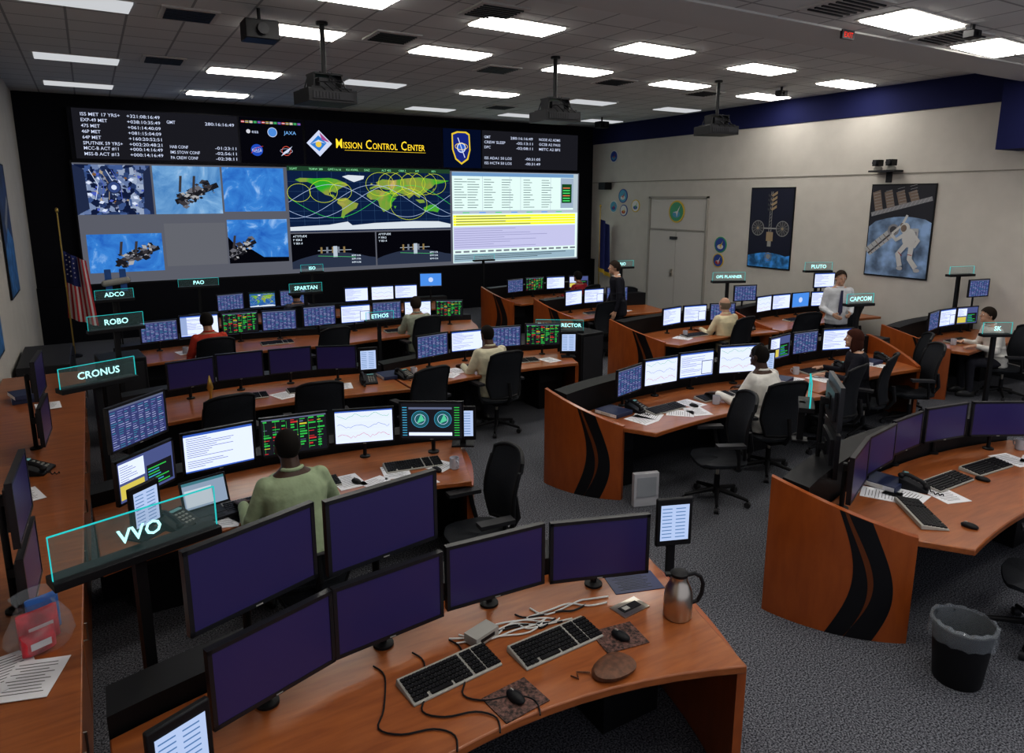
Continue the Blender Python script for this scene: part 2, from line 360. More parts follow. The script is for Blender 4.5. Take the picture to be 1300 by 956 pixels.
CONT = [[(-165, 65), (-155, 71), (-125, 70), (-95, 72), (-80, 68), (-62, 58), (-55, 50), (-67, 44), (-75, 38), (-81, 30), (-82, 26), (-90, 30), (-97, 27), (-97, 20), (-88, 21), (-83, 10), (-78, 8), (-92, 15), (-105, 20), (-112, 28), (-118, 34), (-124, 42), (-125, 49), (-140, 59), (-155, 58)],
 [(-55, 82), (-20, 80), (-22, 70), (-43, 60), (-53, 66), (-68, 77)],
 [(-78, 8), (-62, 11), (-50, 0), (-35, -7), (-40, -22), (-55, -34), (-65, -43), (-68, -54), (-74, -50), (-71, -30), (-71, -18), (-81, -5)],
 [(-16, 15), (-16, 22), (-6, 35), (10, 37), (20, 32), (32, 31), (43, 12), (51, 11), (40, -5), (40, -16), (32, -28), (20, -35), (12, -18), (9, 0), (5, 5), (-8, 5)],
 [(-9, 37), (-9, 43), (0, 48), (8, 54), (5, 60), (20, 70), (45, 67), (70, 73), (105, 78), (140, 73), (178, 68), (160, 60), (142, 55), (135, 44), (127, 39), (121, 30), (108, 20), (105, 10), (100, 14), (92, 22), (80, 8), (73, 20), (60, 25), (50, 30), (55, 17), (44, 13), (35, 30), (36, 36), (27, 37), (20, 40), (12, 44), (3, 42)],
 [(114, -22), (130, -12), (142, -11), (153, -27), (148, -38), (137, -34), (116, -34)],
 [(-180, -78), (-100, -73), (-60, -64), (-50, -76), (0, -70), (90, -66), (150, -68), (180, -78), (180, -90), (-180, -90)], [(44, -16), (50, -16), (47, -25)], [(130, 32), (141, 38), (141, 44), (136, 36)], [(95, 5), (115, 5), (118, -5), (105, -7)], [(-8, 51), (-2, 51), (-3, 58), (-6, 57)]]
def worldmap(m, w, h, k=1.):
    gm = Enoise('map_land', (.03, .36, .03), (.26, .30, .06), (.55, .38, .16), 1.3, 1.)
    X = lambda lo: w*(lo+180)/360; Z = lambda la: h*.02+(h*.9)*(la+90)/180
    for p in CONT[:6]+CONT[7:]: m.poly([(X(a), Z(b)) for a, b in p], gm, -.001)
    m.poly([(X(a), Z(b)) for a, b in CONT[6]], E(.6, .65, .7), -.001); m.poly([(X(a), Z(b)) for a, b in CONT[1]], E(.6, .65, .7), -.0015)
    ye = E(.6, .7, .03, 1.); gr = E(.05, .55, .1, 1.); wh = E(.4, .5, .7)
    for lo in range(-150, 180, 30): m.line([(X(lo), Z(-90)), (X(lo), Z(90))], .006*k, E(.04, .09, .18), -.0005)
    for la in (-60, -30, 0, 30, 60): m.line([(0, Z(la)), (w, Z(la))], .006*k, E(.04, .09, .18), -.0005)
    for i, (ph, c) in enumerate(((0, gr), (23, wh), (46, wh), (95, wh))):
        seg = []
        for j in range(91):
            lo = -180+4*j; seg.append((X(lo), Z(51.6*sin(math.radians(lo*1.07+ph*2)))))
        m.line(seg, .010*k, c, -.002-.0002*i)
    for x, z, r in ((.20, .62, .10), (.30, .62, .08), (.54, .74, .11), (.61, .76, .10), (.68, .75, .11), (.75, .76, .10), (.82, .76, .11), (.89, .75, .10), (.72, .42, .15), (.06, .6, .08)):
        m.ring(w*x, h*z, w*r*.8, .009*k, ye, -.003, h*r*1.7)
    m.rect(0, h*.93, w, h, E(.02, .06, .03), -.004)
    if k >= 1:
        for i in range(9): m.text(('SGMT', 'TDRW 280', 'GMT/16:16', 'KU AVAIL', 'S/AZ', 'ALT 402', 'ORB 3', 'KM', 'REV')[i], .06+i*w/9.3, h*.945, .07, E(.3, .8, .4), -.005)
m = MB(); m.rect(4.03, 2.17, 8.2, 3.69, E(.006, .018, .06), -.006); m.M = Matrix.Translation((4.03, -.008, 2.17)); worldmap(m, 4.17, 1.52); m.obj('world_map_view', vw, smooth=False)
def att(m, w, h):
    m.poly([(0, 0), (w, 0), (w, h*.25)]+[(w-w*i/12, h*.22+h*.22*sin(pi*i/12)) for i in range(1, 12)]+[(0, h*.2)], E(.03, .04, .07), -.001)
    m.line([(w*.3, h*.5), (w*.7, h*.5)], .015, LG, -.002)
    for i in range(5): m.rect(w*.33+i*.14, h*.42, w*.33+i*.14+.05, h*.6, (E(.25, .18, .08), MG)[i % 2], -.003)
    m.rect(w*.48, h*.3, w*.53, h*.62, LG, -.004); m.line([(w*.3, h*.35), (w*.75, h*.28)], .008, E(.1, .6, .2), -.004)
    for t, z in (('ATTITUDE', .9), ('P 358.2', .8), ('Y 001.4', .7)): m.text(t, .05, h*z, .07, W_, -.004)
    for z in (.3, .2, .1): m.text('RPM 0.06', w*.7, h*z, .06, W_, -.004)
pane('attitude_view', 4.03, 1.3, 6.1, 2.13, K, att); pane('attitude_view', 6.14, 1.3, 8.2, 2.13, K, att)
def pages(m, w, h):
    r = random.Random(8); wh = E(.68, .84, .80, 1.); tx = E(.08, .12, .14); pur = E(.50, .50, .72, 1.)
    m.rect(0, h*.58, w*.96, h*.995, wh, -.001); m.rect(0, h*.955, w*.96, h*.995, E(.16, .3, .5), -.002)
    for i in range(12):
        z = h*.93-i*h*.028
        for x in (.06, .45, .95, 1.5, 2.2, 2.8): m.rect(x, z-.03, x+r.uniform(.2, .38), z-.015, tx, -.002)
    for x in (.9, 1.75, 2.1, 3.1): m.rect(x, h*.58, x+.012, h*.955, LG, -.0025)
    m.rect(w*.85, h*.60, w*.96, h*.95, E(.32, .4, .5), -.0026); m.rect(w*.86, h*.66, w*.945, h*.88, E(.01, .07, .02), -.003)
    for i in range(6): m.rect(w*.87, h*(.68+.03*i), w*.93, h*(.69+.03*i), (E(.1, .8, .2), E(.8, .2, .1))[i % 3 == 2], -.004)
    m.rect(0, .02, w, h*.57, wh, -.001); m.rect(0, h*.545, w, h*.57, LG, -.002)
    for i in range(4):
        m.rect(.02, h*(.505-.03*i), w*.98, h*(.53-.03*i), E(.8, .8, .03, 1.1), -.002); m.rect(.1, h*(.514-.03*i), w*(.4+.2*(i % 2)), h*(.522-.03*i), tx, -.003)
    m.rect(.02, h*.15, w*.98, h*.40, pur, -.002); m.rect(.02, h*.11, w*.98, h*.15, wh, -.002)
    for i in range(9): m.rect(.05, h*(.375-.025*i), w*r.uniform(.3, .75), h*(.381-.025*i), E(.3, .3, .5), -.003)
    m.rect(.02, .03, w*.98, h*.1, E(.3, .42, .5), -.002)
    for i, z in enumerate((.08, .06, .04)): m.rect(.05, h*z, w*(.9-.12*i), h*(z+.008), tx, -.003)
    for i in range(16): m.rect(.06+i*.25, h*.115, .06+i*.25+.18, h*.135, MG, -.004)
    for i in range(7): m.rect(.3+i*.5, h*.552, .3+i*.5+.2, h*.562, (E(.1, .6, .2), E(.1, .3, .8))[i % 2], -.004)
pane('data_page_view', 8.26, 1.24, 12.32, 3.64, E(.42, .5, .55), pages)
tk = thing('ticker_panel', 'long black clock and emblem panel above the video wall', 'display panel', (0, YW-.02, 0))
MB().box((6.07, .06, 4.22), (12.5, .1, 1.05), P('ticker_black', (.004, .004, .010), .5, spec=.2)).obj('panel_body', tk)
NV = E(.005, .006, .018); WT = E(.55, .60, .76, 1.); CY = E(.2, .45, .85, 1.)
m = MB(); m.rect(-.1, 3.74, 3.02, 4.72, NV, -.001)
rows = [('ISS MET 17 YRS+', '+321:08:16:49'), ('EXP-49 MET', '+038:10:35:49'), ('47S MET', '+061:14:40:09'), ('46P MET', '+081:15:04:09'), ('64P MET', '+160:20:52:51'), ('SPUTNIK 59 YRS+', '+002:20:48:21')]
for i, (a, b) in enumerate(rows): z = 4.58-i*.112; m.text(a, .04, z, .092, WT, -.002, bold=.008, fit=.047*len(a)); m.text(b, .86, z, .092, WT, -.002, bold=.008, fit=.62)
for i, a in enumerate(('MCC-B ACT #11', 'MSS-B ACT #13')): m.text(a, .04, 3.92-i*.112, .092, WT, -.002, bold=.008, fit=.62); m.text('+000:14:16:49', .86, 3.92-i*.112, .092, WT, -.002, bold=.008, fit=.62)
m.text('GMT', 1.6, 4.5, .092, WT, -.002, bold=.008, fit=.17); m.text('280:16:16:49', 2.35, 4.5, .092, WT, -.002, bold=.008, fit=.6)
for i, (a, b) in enumerate((('HAB CONF', '-01:23:11'), ('IMS STOW CONF', '-02:56:11'), ('PA CREW CONF', '-02:38:11'))): m.text(a, 1.62, 4.0-i*.112, .09, WT, -.002, bold=.008, fit=.045*len(a)); m.text(b, 2.52, 4.0-i*.112, .09, WT, -.002, bold=.008, fit=.44)
m.obj('clock_text', tk, smooth=False)
m = MB(); m.rect(3.06, 3.74, 4.44, 4.72, E(.004, .004, .012), -.001)
fl = [E(.5, .06, .06), E(.55, .55, .6), E(.06, .12, .5), E(.5, .4, .06), E(.06, .32, .12)]
for i in range(15): m.rect(3.1+i*.088, 4.6, 3.1+i*.088+.07, 4.65, fl[(i*3) % 5], -.002); m.rect(3.1+i*.088, 4.617, 3.17+i*.088, 4.633, fl[(i+1) % 5], -.003)
m.disc(3.24, 4.42, .045, fl[1], -.003); m.text('esa', 3.31, 4.385, .115, WT, -.003)
m.disc(3.76, 4.42, .10, E(.08, .24, .6), -.003); m.ring(3.76, 4.42, .10, .012, WT, -.004); m.text('JAXA', 4.02, 4.385, .11, CY, -.003, fit=.27)
m.disc(3.4, 4.02, .13, E(.02, .08, .45), -.003); m.text('NASA', 3.4, 3.985, .08, WT, -.005, 'c'); m.line([(3.27, 3.95), (3.4, 4.07), (3.54, 4.11)], .010, fl[0], -.006); m.ring(3.4, 4.02, .1, .005, WT, -.004, .05)
m.ring(4.05, 4.02, .10, .014, E(.6, .1, .07), -.003); m.poly([(3.92, 3.9), (4.0, 4.0), (4.19, 4.13), (4.1, 4.0)], WT, -.004); m.ring(4.05, 4.02, .14, .006, WT, -.003, .05)
m.obj('agency_emblems', tk, smooth=False)
m = MB(); m.rect(4.5, 3.74, 7.98, 4.72, E(.002, .002, .006), -.001)
m.poly([(4.52, 4.22), (4.82, 4.52), (5.12, 4.22), (4.82, 3.92)], WT, -.003); m.poly([(4.60, 4.2), (4.80, 4.40), (4.99, 4.23), (4.81, 4.04)], E(.04, .2, .55), -.004); m.disc(4.80, 4.2, .07, E(.7, .5, .08), -.005); m.poly([(4.62, 4.2), (4.8, 4.3), (4.98, 4.22), (4.8, 4.26)], WT, -.0055); m.poly([(4.83, 4.47), (5.06, 4.25), (4.88, 4.3)], E(.35, .08, .25), -.005)
YE = E(.95, .66, .04, 1.1)
x = 5.2; KX = .75
for wd, sc in (('M', .31), ('ISSION', .21), (' ', .2), ('C', .31), ('ONTROL', .21), (' ', .2), ('C', .31), ('ENTER', .21)):
    if wd == ' ': x += .07; continue
    m.text(wd, x, 4.13, sc, YE, -.003, bold=.006, sx=KX); v, f = text_geo(wd, .006); x += max(p[0] for p in v)*sc*KX+.02
m.line([(5.42, 4.085), (x, 4.085)], .008, YE, -.003)
m.obj('title_lettering', tk, smooth=False)
m = MB(); m.rect(8.02, 3.74, 9.12, 4.72, E(.002, .006, .025), -.001)
m.poly([(8.26, 4.6), (8.42, 4.66), (8.69, 4.66), (8.79, 4.6), (8.81, 4.2), (8.74, 3.95), (8.54, 3.82), (8.36, 3.95), (8.27, 4.2)], E(.7, .5, .04, 1.), -.003)
m.poly([(8.30, 4.57), (8.44, 4.62), (8.66, 4.62), (8.75, 4.57), (8.77, 4.2), (8.70, 3.98), (8.54, 3.87), (8.39, 3.98), (8.31, 4.2)], E(.012, .025, .2), -.004)
m.disc(8.54, 4.25, .13, WT, -.005); m.disc(8.54, 4.25, .10, E(.03, .12, .5), -.006); m.line([(8.44, 4.5), (8.64, 4.0)], .025, WT, -.007); m.ring(8.54, 4.28, .18, .012, YE, -.007, .08)
m.obj('expedition_emblem', tk, smooth=False)
m = MB(); m.rect(9.16, 3.74, 12.28, 4.72, NV, -.001)
for i, (a, b, c2) in enumerate((('GMT', '280:16:16:49', 'NODE A2 ADMS'), ('CREW SLEEP', '-05:13:11', 'GCSB A2 PASS'), ('DPC', '-02:08:11', 'METC A2 BFS'))):
    z = 4.52-i*.13; m.text(a, 9.22, z, .10, WT, -.002, bold=.008, fit=.065*len(a)); m.text(b, 10.75, z, .10, WT, -.002, 'r', .008, fit=.06*len(b)); m.text(c2, 10.95, z, .10, WT, -.002, bold=.008, fit=.72)
for i, (a, b) in enumerate((('ISS ADA1 50 LOS', '-00:31:05'), ('ISS HCT4 50 LOS', '-00:31:49'))): m.text(a, 9.22, 3.98-i*.13, .10, WT, -.002, bold=.008, fit=.85); m.text(b, 10.5, 3.98-i*.13, .10, WT, -.002, bold=.008, fit=.5)
m.obj('clock_text', tk, smooth=False)

# ---------------------------------------------------------------- ceiling lights, vents, projectors
LON = E(1., .97, .9, 14.); LDIM = E(.85, .87, .9, .6)
def troffer(dim):
    r = thing('ceiling_light', 'dim recessed rectangular ceiling light' if dim else 'lit recessed fluorescent ceiling light with white diffuser', 'ceiling light', group='recessed ceiling lights', scale=.93)
    f = MB()
    for s in (-1, 1): f.box((0, s*.29, -.006), (1.22, .03, .012), WHITEM); f.box((s*.6, 0, -.006), (.03, .56, .012), WHITEM)
    f.box((0, 0, -.012), (1.18, .014, .012), WHITEM); f.obj('light_frame', r)
    for s in (-1, 1): MB().prism([(-.58, s*.14-.12), (.58, s*.14-.12), (.58, s*.14+.12), (-.58, s*.14+.12)], -.03, -.002, LDIM if dim else LON).obj('diffuser', r)
    return r
tl = troffer(0); td = troffer(1); used = [0, 0]
LX = (.08, 2.45, 4.68, 7.08, 9.56, 12.1)
for iy, y in enumerate((7.75, 9.6, 12.8, 15.65)):
    for ix, x in enumerate(LX):
        dim = (ix == 0) or (iy == 2 and ix in (2, 4, 5)) or (iy == 3 and ix >= 2)
        yy = y+(.095*(x-4.68) if iy < 2 else 0); a = .05 if iy < 2 else .02
        src = td if dim else tl
        if not used[dim]: src.location = (x, yy, H1); src.rotation_euler = (0, 0, a); used[dim] = 1
        else: clone(src, (x, yy, H1), a)
for x, y in ((7.35, 4.45), (9.4, 4.65), (3.6, 3.6), (1.2, 3.3), (11.6, 4.7), (2.6, 1.5), (5.6, 1.5), (9, 1.5), (2.6, -.2), (6, -.2)): clone(tl, (x, y, H2), .05)
def vent(x, y, z=H1):
    m = MB(); m.box((0, 0, -.01), (.6, .6, .02), PLASTER)
    for i in range(7): m.box((0, -.22+i*.073, -.026), (.5, .022, .014), BLK2)
    o = m.obj('ceiling_vent', label='square louvred air vent in the tiled ceiling', category='air vent', group='ceiling vents'); o.location = (x, y, z)
for x, y in ((1.2, 9.2), (3.6, 9.1), (5.9, 10.4), (8.3, 10.4), (4.1, 7.3), (10.7, 10.6), (1.2, 12.3), (8.3, 14.5)): vent(x, y)
for x, y in ((8.35, 4.6), (6.2, 4.4)): vent(x, y, H2)
def projector():
    r = thing('ceiling_projector', 'black video projector hanging from a ceiling pole', 'projector', (2.6, 8.8, H1), .1, 'hanging projectors')
    MB().cone((0, 0, 0), .03, (0, 0, -.6), .03, BLK).cone((0, 0, 0), .07, (0, 0, -.03), .07, BLK).obj('ceiling_pole', r)
    m = MB(); m.box((0, 0, -.60), (.36, .26, .02), BLK)
    for a in (-1, 1):
        for b in (-1, 1): m.cone((a*.16, b*.11, -.60), .008, (a*.2, b*.15, -.76), .008, BLK)
        m.box((a*.17, 0, -.68), (.02, .22, .15), BLK)
    m.box((0, 0, -.69), (.2, .18, .1), BLK2); m.obj('mount_bracket', r)
    b = MB(); b.box((0, 0, -.86), (.60, .5, .15), P('projector_grey', (.018, .018, .02), .45, spec=.3)); b.box((0, -.02, -.775), (.5, .4, .03), BLK); b.box((0, -.255, -.86), (.5, .01, .09), BLK2)
    for i in range(8): b.box((-.21+i*.04, -.261, -.86), (.016, .004, .07), BLK)
    b.obj('projector_body', r, .01)
    MB().cone((.1, .25, -.86), .06, (.1, .33, -.86), .065, BLK, 18).obj('lens', r)
    for i in range(4): MB().tube([(.05*i-.1, -.1, -.58), (.12-.05*i, -.2, -.68), (-.2+.1*i, -.24, -.72), (-.1+.1*i, -.26, -.80)], .007, BLK, 6).obj('cable', r)
    return r
pr = projector(); clone(pr, (6.15, 9.1, H1), -.05); clone(pr, (9.85, 9.4, H1), -.2)
def hangbox(x, y, z, s, label):
    r = thing('ceiling_camera', label, 'camera', (x, y, z))
    MB().cone((0, 0, 0), .02, (0, 0, -.14*s), .02, BLK).obj('mount_pole', r)
    MB().box((0, 0, -.24*s), (.36*s, .3*s, .2*s), BLK).obj('housing', r, .01)
    MB().cone((0, -.15*s, -.24*s), .05*s, (0, -.2*s, -.24*s), .06*s, BLK2, 16).obj('lens', r)
hangbox(1.83, 8.55, H1, 1., 'black box camera hanging from the tiled ceiling')
hangbox(11.6, 15.0, H1, .8, 'small black camera hanging near the video wall'); hangbox(11.4, 9.3, H1, .5, 'small dome camera under the ceiling')
hangbox(8.0, 4.2, H2, .4, 'small black ceiling camera')
r = thing('wall_camera', 'pan and tilt camera pair on a wall bracket', 'camera', (XR, 8.0, 3.45), -pi/2)
MB().box((0, -.15, 0), (.5, .3, .03), BLK2).box((0, -.02, -.08), (.1, .04, .25), BLK2).obj('shelf_bracket', r)
for x in (-.12, .14):
    MB().lathe([(.07, .015), (.08, .05), (.05, .09)], (x, -.2, 0), GREYP).box((x, -.22, .15), (.12, .16, .11), BLK).cone((x, -.3, .15), .04, (x, -.34, .15), .045, BLK2).obj('camera_head', r)
r = thing('exit_sign', 'small red lit exit sign under the ceiling', 'exit sign', (7.1, 5.0, 4.7))
MB().box((0, 0, -.05), (.2, .03, .09), BLK2).obj('sign_box', r); MB().text('EXIT', 0, -.08, .075, E(.9, .05, .03, 1.), -.017, 'c', .01).obj('sign_lettering', r, smooth=False)
r = thing('wall_speaker', 'black loudspeaker on the wall near the video wall', 'speaker', (XR, 16.4, 3.3), -pi/2)
MB().box((0, -.15, 0), (.3, .25, .2), BLK).obj('speaker_body', r, .01); MB().cone((0, 0, 0), .02, (0, -.1, 0), .02, BLK).obj('bracket', r)

# ---------------------------------------------------------------- consoles
def back(x): return .30-.20*(x/1.4)**2
def front(x, dip=.28): return -.70-dip*(x/1.2)**2
def endpanel(r, p0, p1, zb, zf, left, bulge=.10):
    a = Vector((*p0, 0)); b = Vector((*p1, 0)); d = (b-a); Ln = d.length; d.normalize(); n = Vector((d.y, -d.x, 0)) if left else Vector((-d.y, d.x, 0))
    def S(s, z, off=0.): p = a+d*Ln*s+n*(bulge*sin(pi*min(1, max(0, s)))**.8+off); return (p.x, p.y, z)
    def top(s): t = min(1, max(0, s)); return zb-(zb-zf)*(t**1.15)
    m = MB(); N = 22; rings = []
    for i in range(N+1):
        s = i/N; o = [S(s, 0), S(s, top(s)), S(s, top(s), -.05), S(s, 0, -.05)]; rings.append(o if not left else o[::-1])
    m.loft(rings, WOODP)
    if zb > .9:
        K_ = 20; J = 6
        for sl, sr, mm, e in ((lambda u: .46+.15*sin(pi*u*.95), lambda u: .74+.14*sin(pi*u+.25), STRIPE, .0025), (lambda u: .585+.13*sin(pi*u*1.15+.05), lambda u: .60+.15*sin(pi*u*1.15-.1), STRIPE2, .004)):
            vs = []; fs = []
            for k in range(K_+1):
                u = k/K_
                for j in range(J+1):
                    s = sl(u)+(sr(u)-sl(u))*j/J; vs.append(S(s, u*(top(s)-.004), e))
            for k in range(K_):
                for j in range(J): q = k*(J+1)+j; f_ = (q, q+1, q+J+2, q+J+1); fs.append(f_ if not left else f_[::-1])
            m.add(vs, fs, mm)
    return m.obj('end_panel', r)
def console(cx, cy, bl=-1.5, br=1.5, fl=-1.2, fr=1.2, left=None, right=None, label='curved cherry wood operator console with dark rear cabinet', dip=.28, rz=0., fd=0., frac=.8):
    r = thing('operator_console', label, 'console desk', (cx, cy, 0), rz, 'operator consoles')
    N = 16; t = [bl+(br-bl)*i/N for i in range(N+1)]; u = [fr+(fl-fr)*i/N for i in range(N+1)]
    pts = [(x, back(x)) for x in t]+[(x, front(x, dip)-fd) for x in u]
    pts = pts[::-1]
    MB().prism(pts, .705, .75, WOOD).obj('worktop', r, .008)
    m = MB()
    ring = [(x, back(x)+.02) for x in t]+[(x, back(x)+.24) for x in t[::-1]]
    m.prism(ring[::-1], .02, 1.0 if left or right == 'hi' else .84, BLK); m.obj('rear_cabinet', r)
    k = MB(); e = [(x, back(x)-.05) for x in t]+[(x, back(x)) for x in t[::-1]]; k.prism(e[::-1], .02, .70, BLK2); k.obj('modesty_panel', r)
    for x in (bl+.46, br-.42): MB().box((x, -.1, .35), (.40, .36, .69), BLK).box((x, -.285, .5), (.36, .01, .22), BLK2).obj('drawer_pedestal', r, .005)
    if left:
        p0 = (bl-.12, back(bl)+.24); p1 = (fl-.02, front(fl, dip)-fd-.02)
        p1 = (p0[0]+(p1[0]-p0[0])*frac, p0[1]+(p1[1]-p0[1])*frac); endpanel(r, p0, p1, 1.03, .77, True)
    if right: endpanel(r, (br+.03, back(br)+.05), (fr+.02, front(fr, dip)-fd+.02), .704 if right == 'lo' else 1.02, .704 if right == 'lo' else .77, False, .05)
    return r
console(1.35, 2.95, -1.5, 1.45, -1.45, 1.15, right='lo')
console(1.25, 5.55, -1.45, 1.5, -1.4, 1.15, right='lo', dip=.2)
console(1.6, 8.35, -1.5, 1.45, -1.45, 1.45, dip=.12); console(4.55, 8.35, -1.47, 1.3, -1.47, 1.0, right='lo', dip=.12)
console(1.6, 11.3, -1.5, 1.45, -1.45, 1.45, dip=.12); console(4.55, 11.3, -1.47, 1.35, -1.47, 1.0, right='lo', dip=.12)
console(2.9, 13.85, -1.5, 1.45, -1.3, 1.45, dip=.1); console(5.4, 13.75, -1.02, 1.2, -1.02, .9, right='lo', dip=.1)
console(5.7, 5.6, -1.72, 1.3, -1.25, 1.3, left=1, dip=.1, frac=.72); console(8.35, 5.75, -1.32, 1.2, -1.32, .9, dip=.12, right='hi')
console(5.85, 2.85, -1.78, 1.3, -1.2, 1.3, left=1, dip=.12, frac=.74)
console(8.6, 8.5, -1.4, 1.2, -1.05, 1.2, left=1, dip=.12); console(11.4, 8.55, -1.5, 1.35, -1.5, 1.35, dip=.1, left=1)
console(8.55, 11.1, -1.1, 1.4, -.9, 1.2, left=1, dip=.1); console(8.8, 13.35, -1.35, 1.4, -1.1, 1.3, left=1, dip=.1)
console(11.9, 5.95, -1.35, 1.0, -1.1, 1.0, left=1, dip=.1)

# ---------------------------------------------------------------- monitors
SCR = {}
def screen_mesh(kind):
    if kind in SCR: return SCR[kind]
    m = MB(); w, h = .53, .315; x0 = -w/2; r = random.Random(sum(map(ord, kind)))
    if kind == 'off': m.rect(x0, 0, -x0, h, OFF)
    else:
        wh = E(.62, .68, .92, 1.15); tx = E(.10, .12, .3); bar = E(.05, .12, .45); gr = E(.04, .45, .08); rd = E(.55, .04, .04); ye = E(.6, .5, .05); cyn = E(.06, .32, .5); dk = E(.008, .01, .02); gy = E(.12, .14, .22)
        if kind.startswith('doc'):
            m.rect(x0, 0, -x0, h, wh); m.rect(x0, h-.02, -x0, h, bar, -.0004); m.rect(x0, 0, -x0, .012, bar, -.0004)
            for i in range(15):
                z = h-.04-i*.017
                if r.random() < .85: m.rect(x0+.02, z, x0+.02+r.uniform(.1, .4), z+.004, tx, -.0004)
            if kind == 'doc2': m.rect(.08, .02, .26, .2, gy, -.0008); m.rect(.09, .03, .25, .19, wh, -.0012)
            if kind == 'doc3': m.rect(x0, .02, x0+.09, h-.02, E(.3, .38, .6), -.0008)
        elif kind == 'green':
            m.rect(x0, 0, -x0, h, dk)
            for c in range(7):
                for i in range(13):
                    q = r.random(); mm = gr if q < .5 else rd if q < .66 else ye if q < .72 else gy if q < .85 else None
                    if mm: x = x0+.012+c*.074; z = .01+i*.023; m.rect(x, z, x+r.choice((.03, .06, .045)), z+r.choice((.006, .013)), mm, -.0004)
            m.rect(x0, h-.014, -x0, h, gy, -.0006)
            for i in range(6): m.line([(x0+.02+i*.09, .02), (x0+.02+i*.09, h-.03)], .0025, gr, -.0007)
        elif kind == 'table':
            m.rect(x0, 0, -x0, h, E(.045, .055, .16))
            for c in range(8):
                for i in range(17): m.rect(x0+.01+c*.065, .008+i*.017, x0+.01+c*.065+r.uniform(.02, .055), .013+i*.017, (E(.2, .22, .45), E(.36, .4, .62), E(.05, .24, .34))[r.randrange(3)], -.0004)
            m.rect(x0, h-.016, -x0, h, gy, -.0006)
        elif kind == 'radar':
            m.rect(x0, 0, -x0, h, dk)
            for x in (-.1, .1):
                m.disc(x, .17, .075, E(.02, .1, .12), -.0004); m.ring(x, .17, .075, .004, cyn, -.0008); m.ring(x, .17, .045, .003, wh, -.0008); m.poly([(x-.03, .13), (x+.04, .16), (x+.01, .22)], E(.1, .5, .3), -.0012)
            for i in range(12): m.rect(x0+.01, .02+i*.023, x0+.05, .028+i*.023, cyn, -.0004); m.rect(.2, .02+i*.023, .245, .028+i*.023, gr, -.0004)
            m.rect(-.2, .02, .18, .05, wh, -.0004); m.rect(-.2, .26, .18, .28, gy, -.0004)
        elif kind == 'map':
            m.rect(x0, 0, -x0, h, E(.03, .12, .35)); m.M = Matrix.Translation((x0, -.0003, 0)); worldmap(m, w, h, .2); m.M = Matrix()
        elif kind == 'plot':
            m.rect(x0, 0, -x0, h, wh)
            for k in range(3):
                z = .03+k*.095; m.rect(x0+.02, z, -x0-.02, z+.08, E(.7, .76, .92), -.0004)
                m.line([(x0+.02+i*.02, z+.04+.03*sin(i*.7+k)*r.random()) for i in range(25)], .003, (rd, bar, gr)[k], -.0008)
            m.rect(x0, h-.014, -x0, h, bar, -.0006)
        elif kind == 'blue':
            m.rect(x0, 0, -x0, h, E(.08, .26, .7, 1.)); m.disc(0, .16, .06, E(.5, .6, .85), -.0004); m.rect(x0, 0, -x0, .012, gy, -.0004)
        elif kind == 'mix':
            m.rect(x0, 0, -x0, h, E(.08, .1, .24)); m.rect(x0+.01, .15, -.02, h-.02, wh, -.0004); m.rect(.0, .02, .25, .2, dk, -.0004); m.rect(x0+.01, .02, -.03, .13, E(.6, .5, .1), -.0004)
            for i in range(7): m.rect(.01, .03+i*.022, .01+r.uniform(.05, .22), .04+i*.022, (gr, cyn)[i % 2], -.0008)
            for i in range(7): m.rect(x0+.02, .16+i*.018, x0+.02+r.uniform(.05, .18), .164+i*.018, tx, -.0008)
    SCR[kind] = m.mesh('screen_'+kind, False); return SCR[kind]
m = MB(); W2, Hh = .565, .35
m.box((0, .012, Hh/2), (W2, .028, Hh), CASE); m.box((0, .035, Hh/2), (W2*.7, .03, Hh*.65), CASE)
for s in (-1, 1): m.box((s*(W2/2-.009), -.004, Hh/2), (.018, .006, Hh), CASE); m.box((0, -.004, Hh/2+s*(Hh/2-.009)), (W2, .006, .018), CASE)
m.box((0, -.008, .006), (.03, .002, .005), GREYP)
CASEM = m.mesh('casing')
STM = {}
def stand_mesh(hb):
    k = round(hb, 2)
    if k not in STM:
        m = MB(); m.lathe([(.05, 0), (.05, .012), (.03, .02)], (0, .10, 0), BLK); m.cone((0, .10, 0), .018, (0, .10, k+.2), .018, BLK, 12); m.box((0, .075, k+.17), (.05, .07, .05), BLK); m.box((0, .05, k+.17), (.11, .02, .11), BLK); STM[k] = m.mesh('stand')
    return STM[k]
LBL = {'off': 'switched-off black monitor with violet-tinted screen on a console', 'doc': 'black monitor showing a white text page', 'green': 'black monitor showing green and red telemetry columns', 'table': 'black monitor showing blue data tables', 'radar': 'black monitor showing round attitude displays', 'map': 'black monitor showing a world map', 'plot': 'black monitor showing line plots', 'blue': 'black monitor showing a bright blue page', 'mix': 'black monitor showing several overlapping windows'}
def monitor(x1, y1, x2, y2, kind, zb=.9, s=None, z0=.75):
    w = math.hypot(x2-x1, y2-y1); a = math.atan2(y2-y1, x2-x1); s = s or min(1.1, max(.85, (w)/.57))
    r = thing('computer_monitor', LBL[kind.rstrip('23')], 'monitor', ((x1+x2)/2, (y1+y2)/2, z0), a, 'console monitors', s)
    hb = (zb-z0)/s
    c = add_obj('casing', CASEM, r); c.location = (0, 0, hb)
    q = add_obj('screen', screen_mesh(kind), r); q.location = (0, -.0035, hb+.0175)
    add_obj('stand', stand_mesh(hb), r)
    return r
for a in [(.23, 2.72, .76, 2.90, 'off', .85), (.79, 2.91, 1.34, 2.97, 'off', .85), (1.39, 3.0, 1.97, 2.97, 'off', .85), (1.99, 2.95, 2.55, 2.76, 'off', .85)]: monitor(*a, s=1.03)
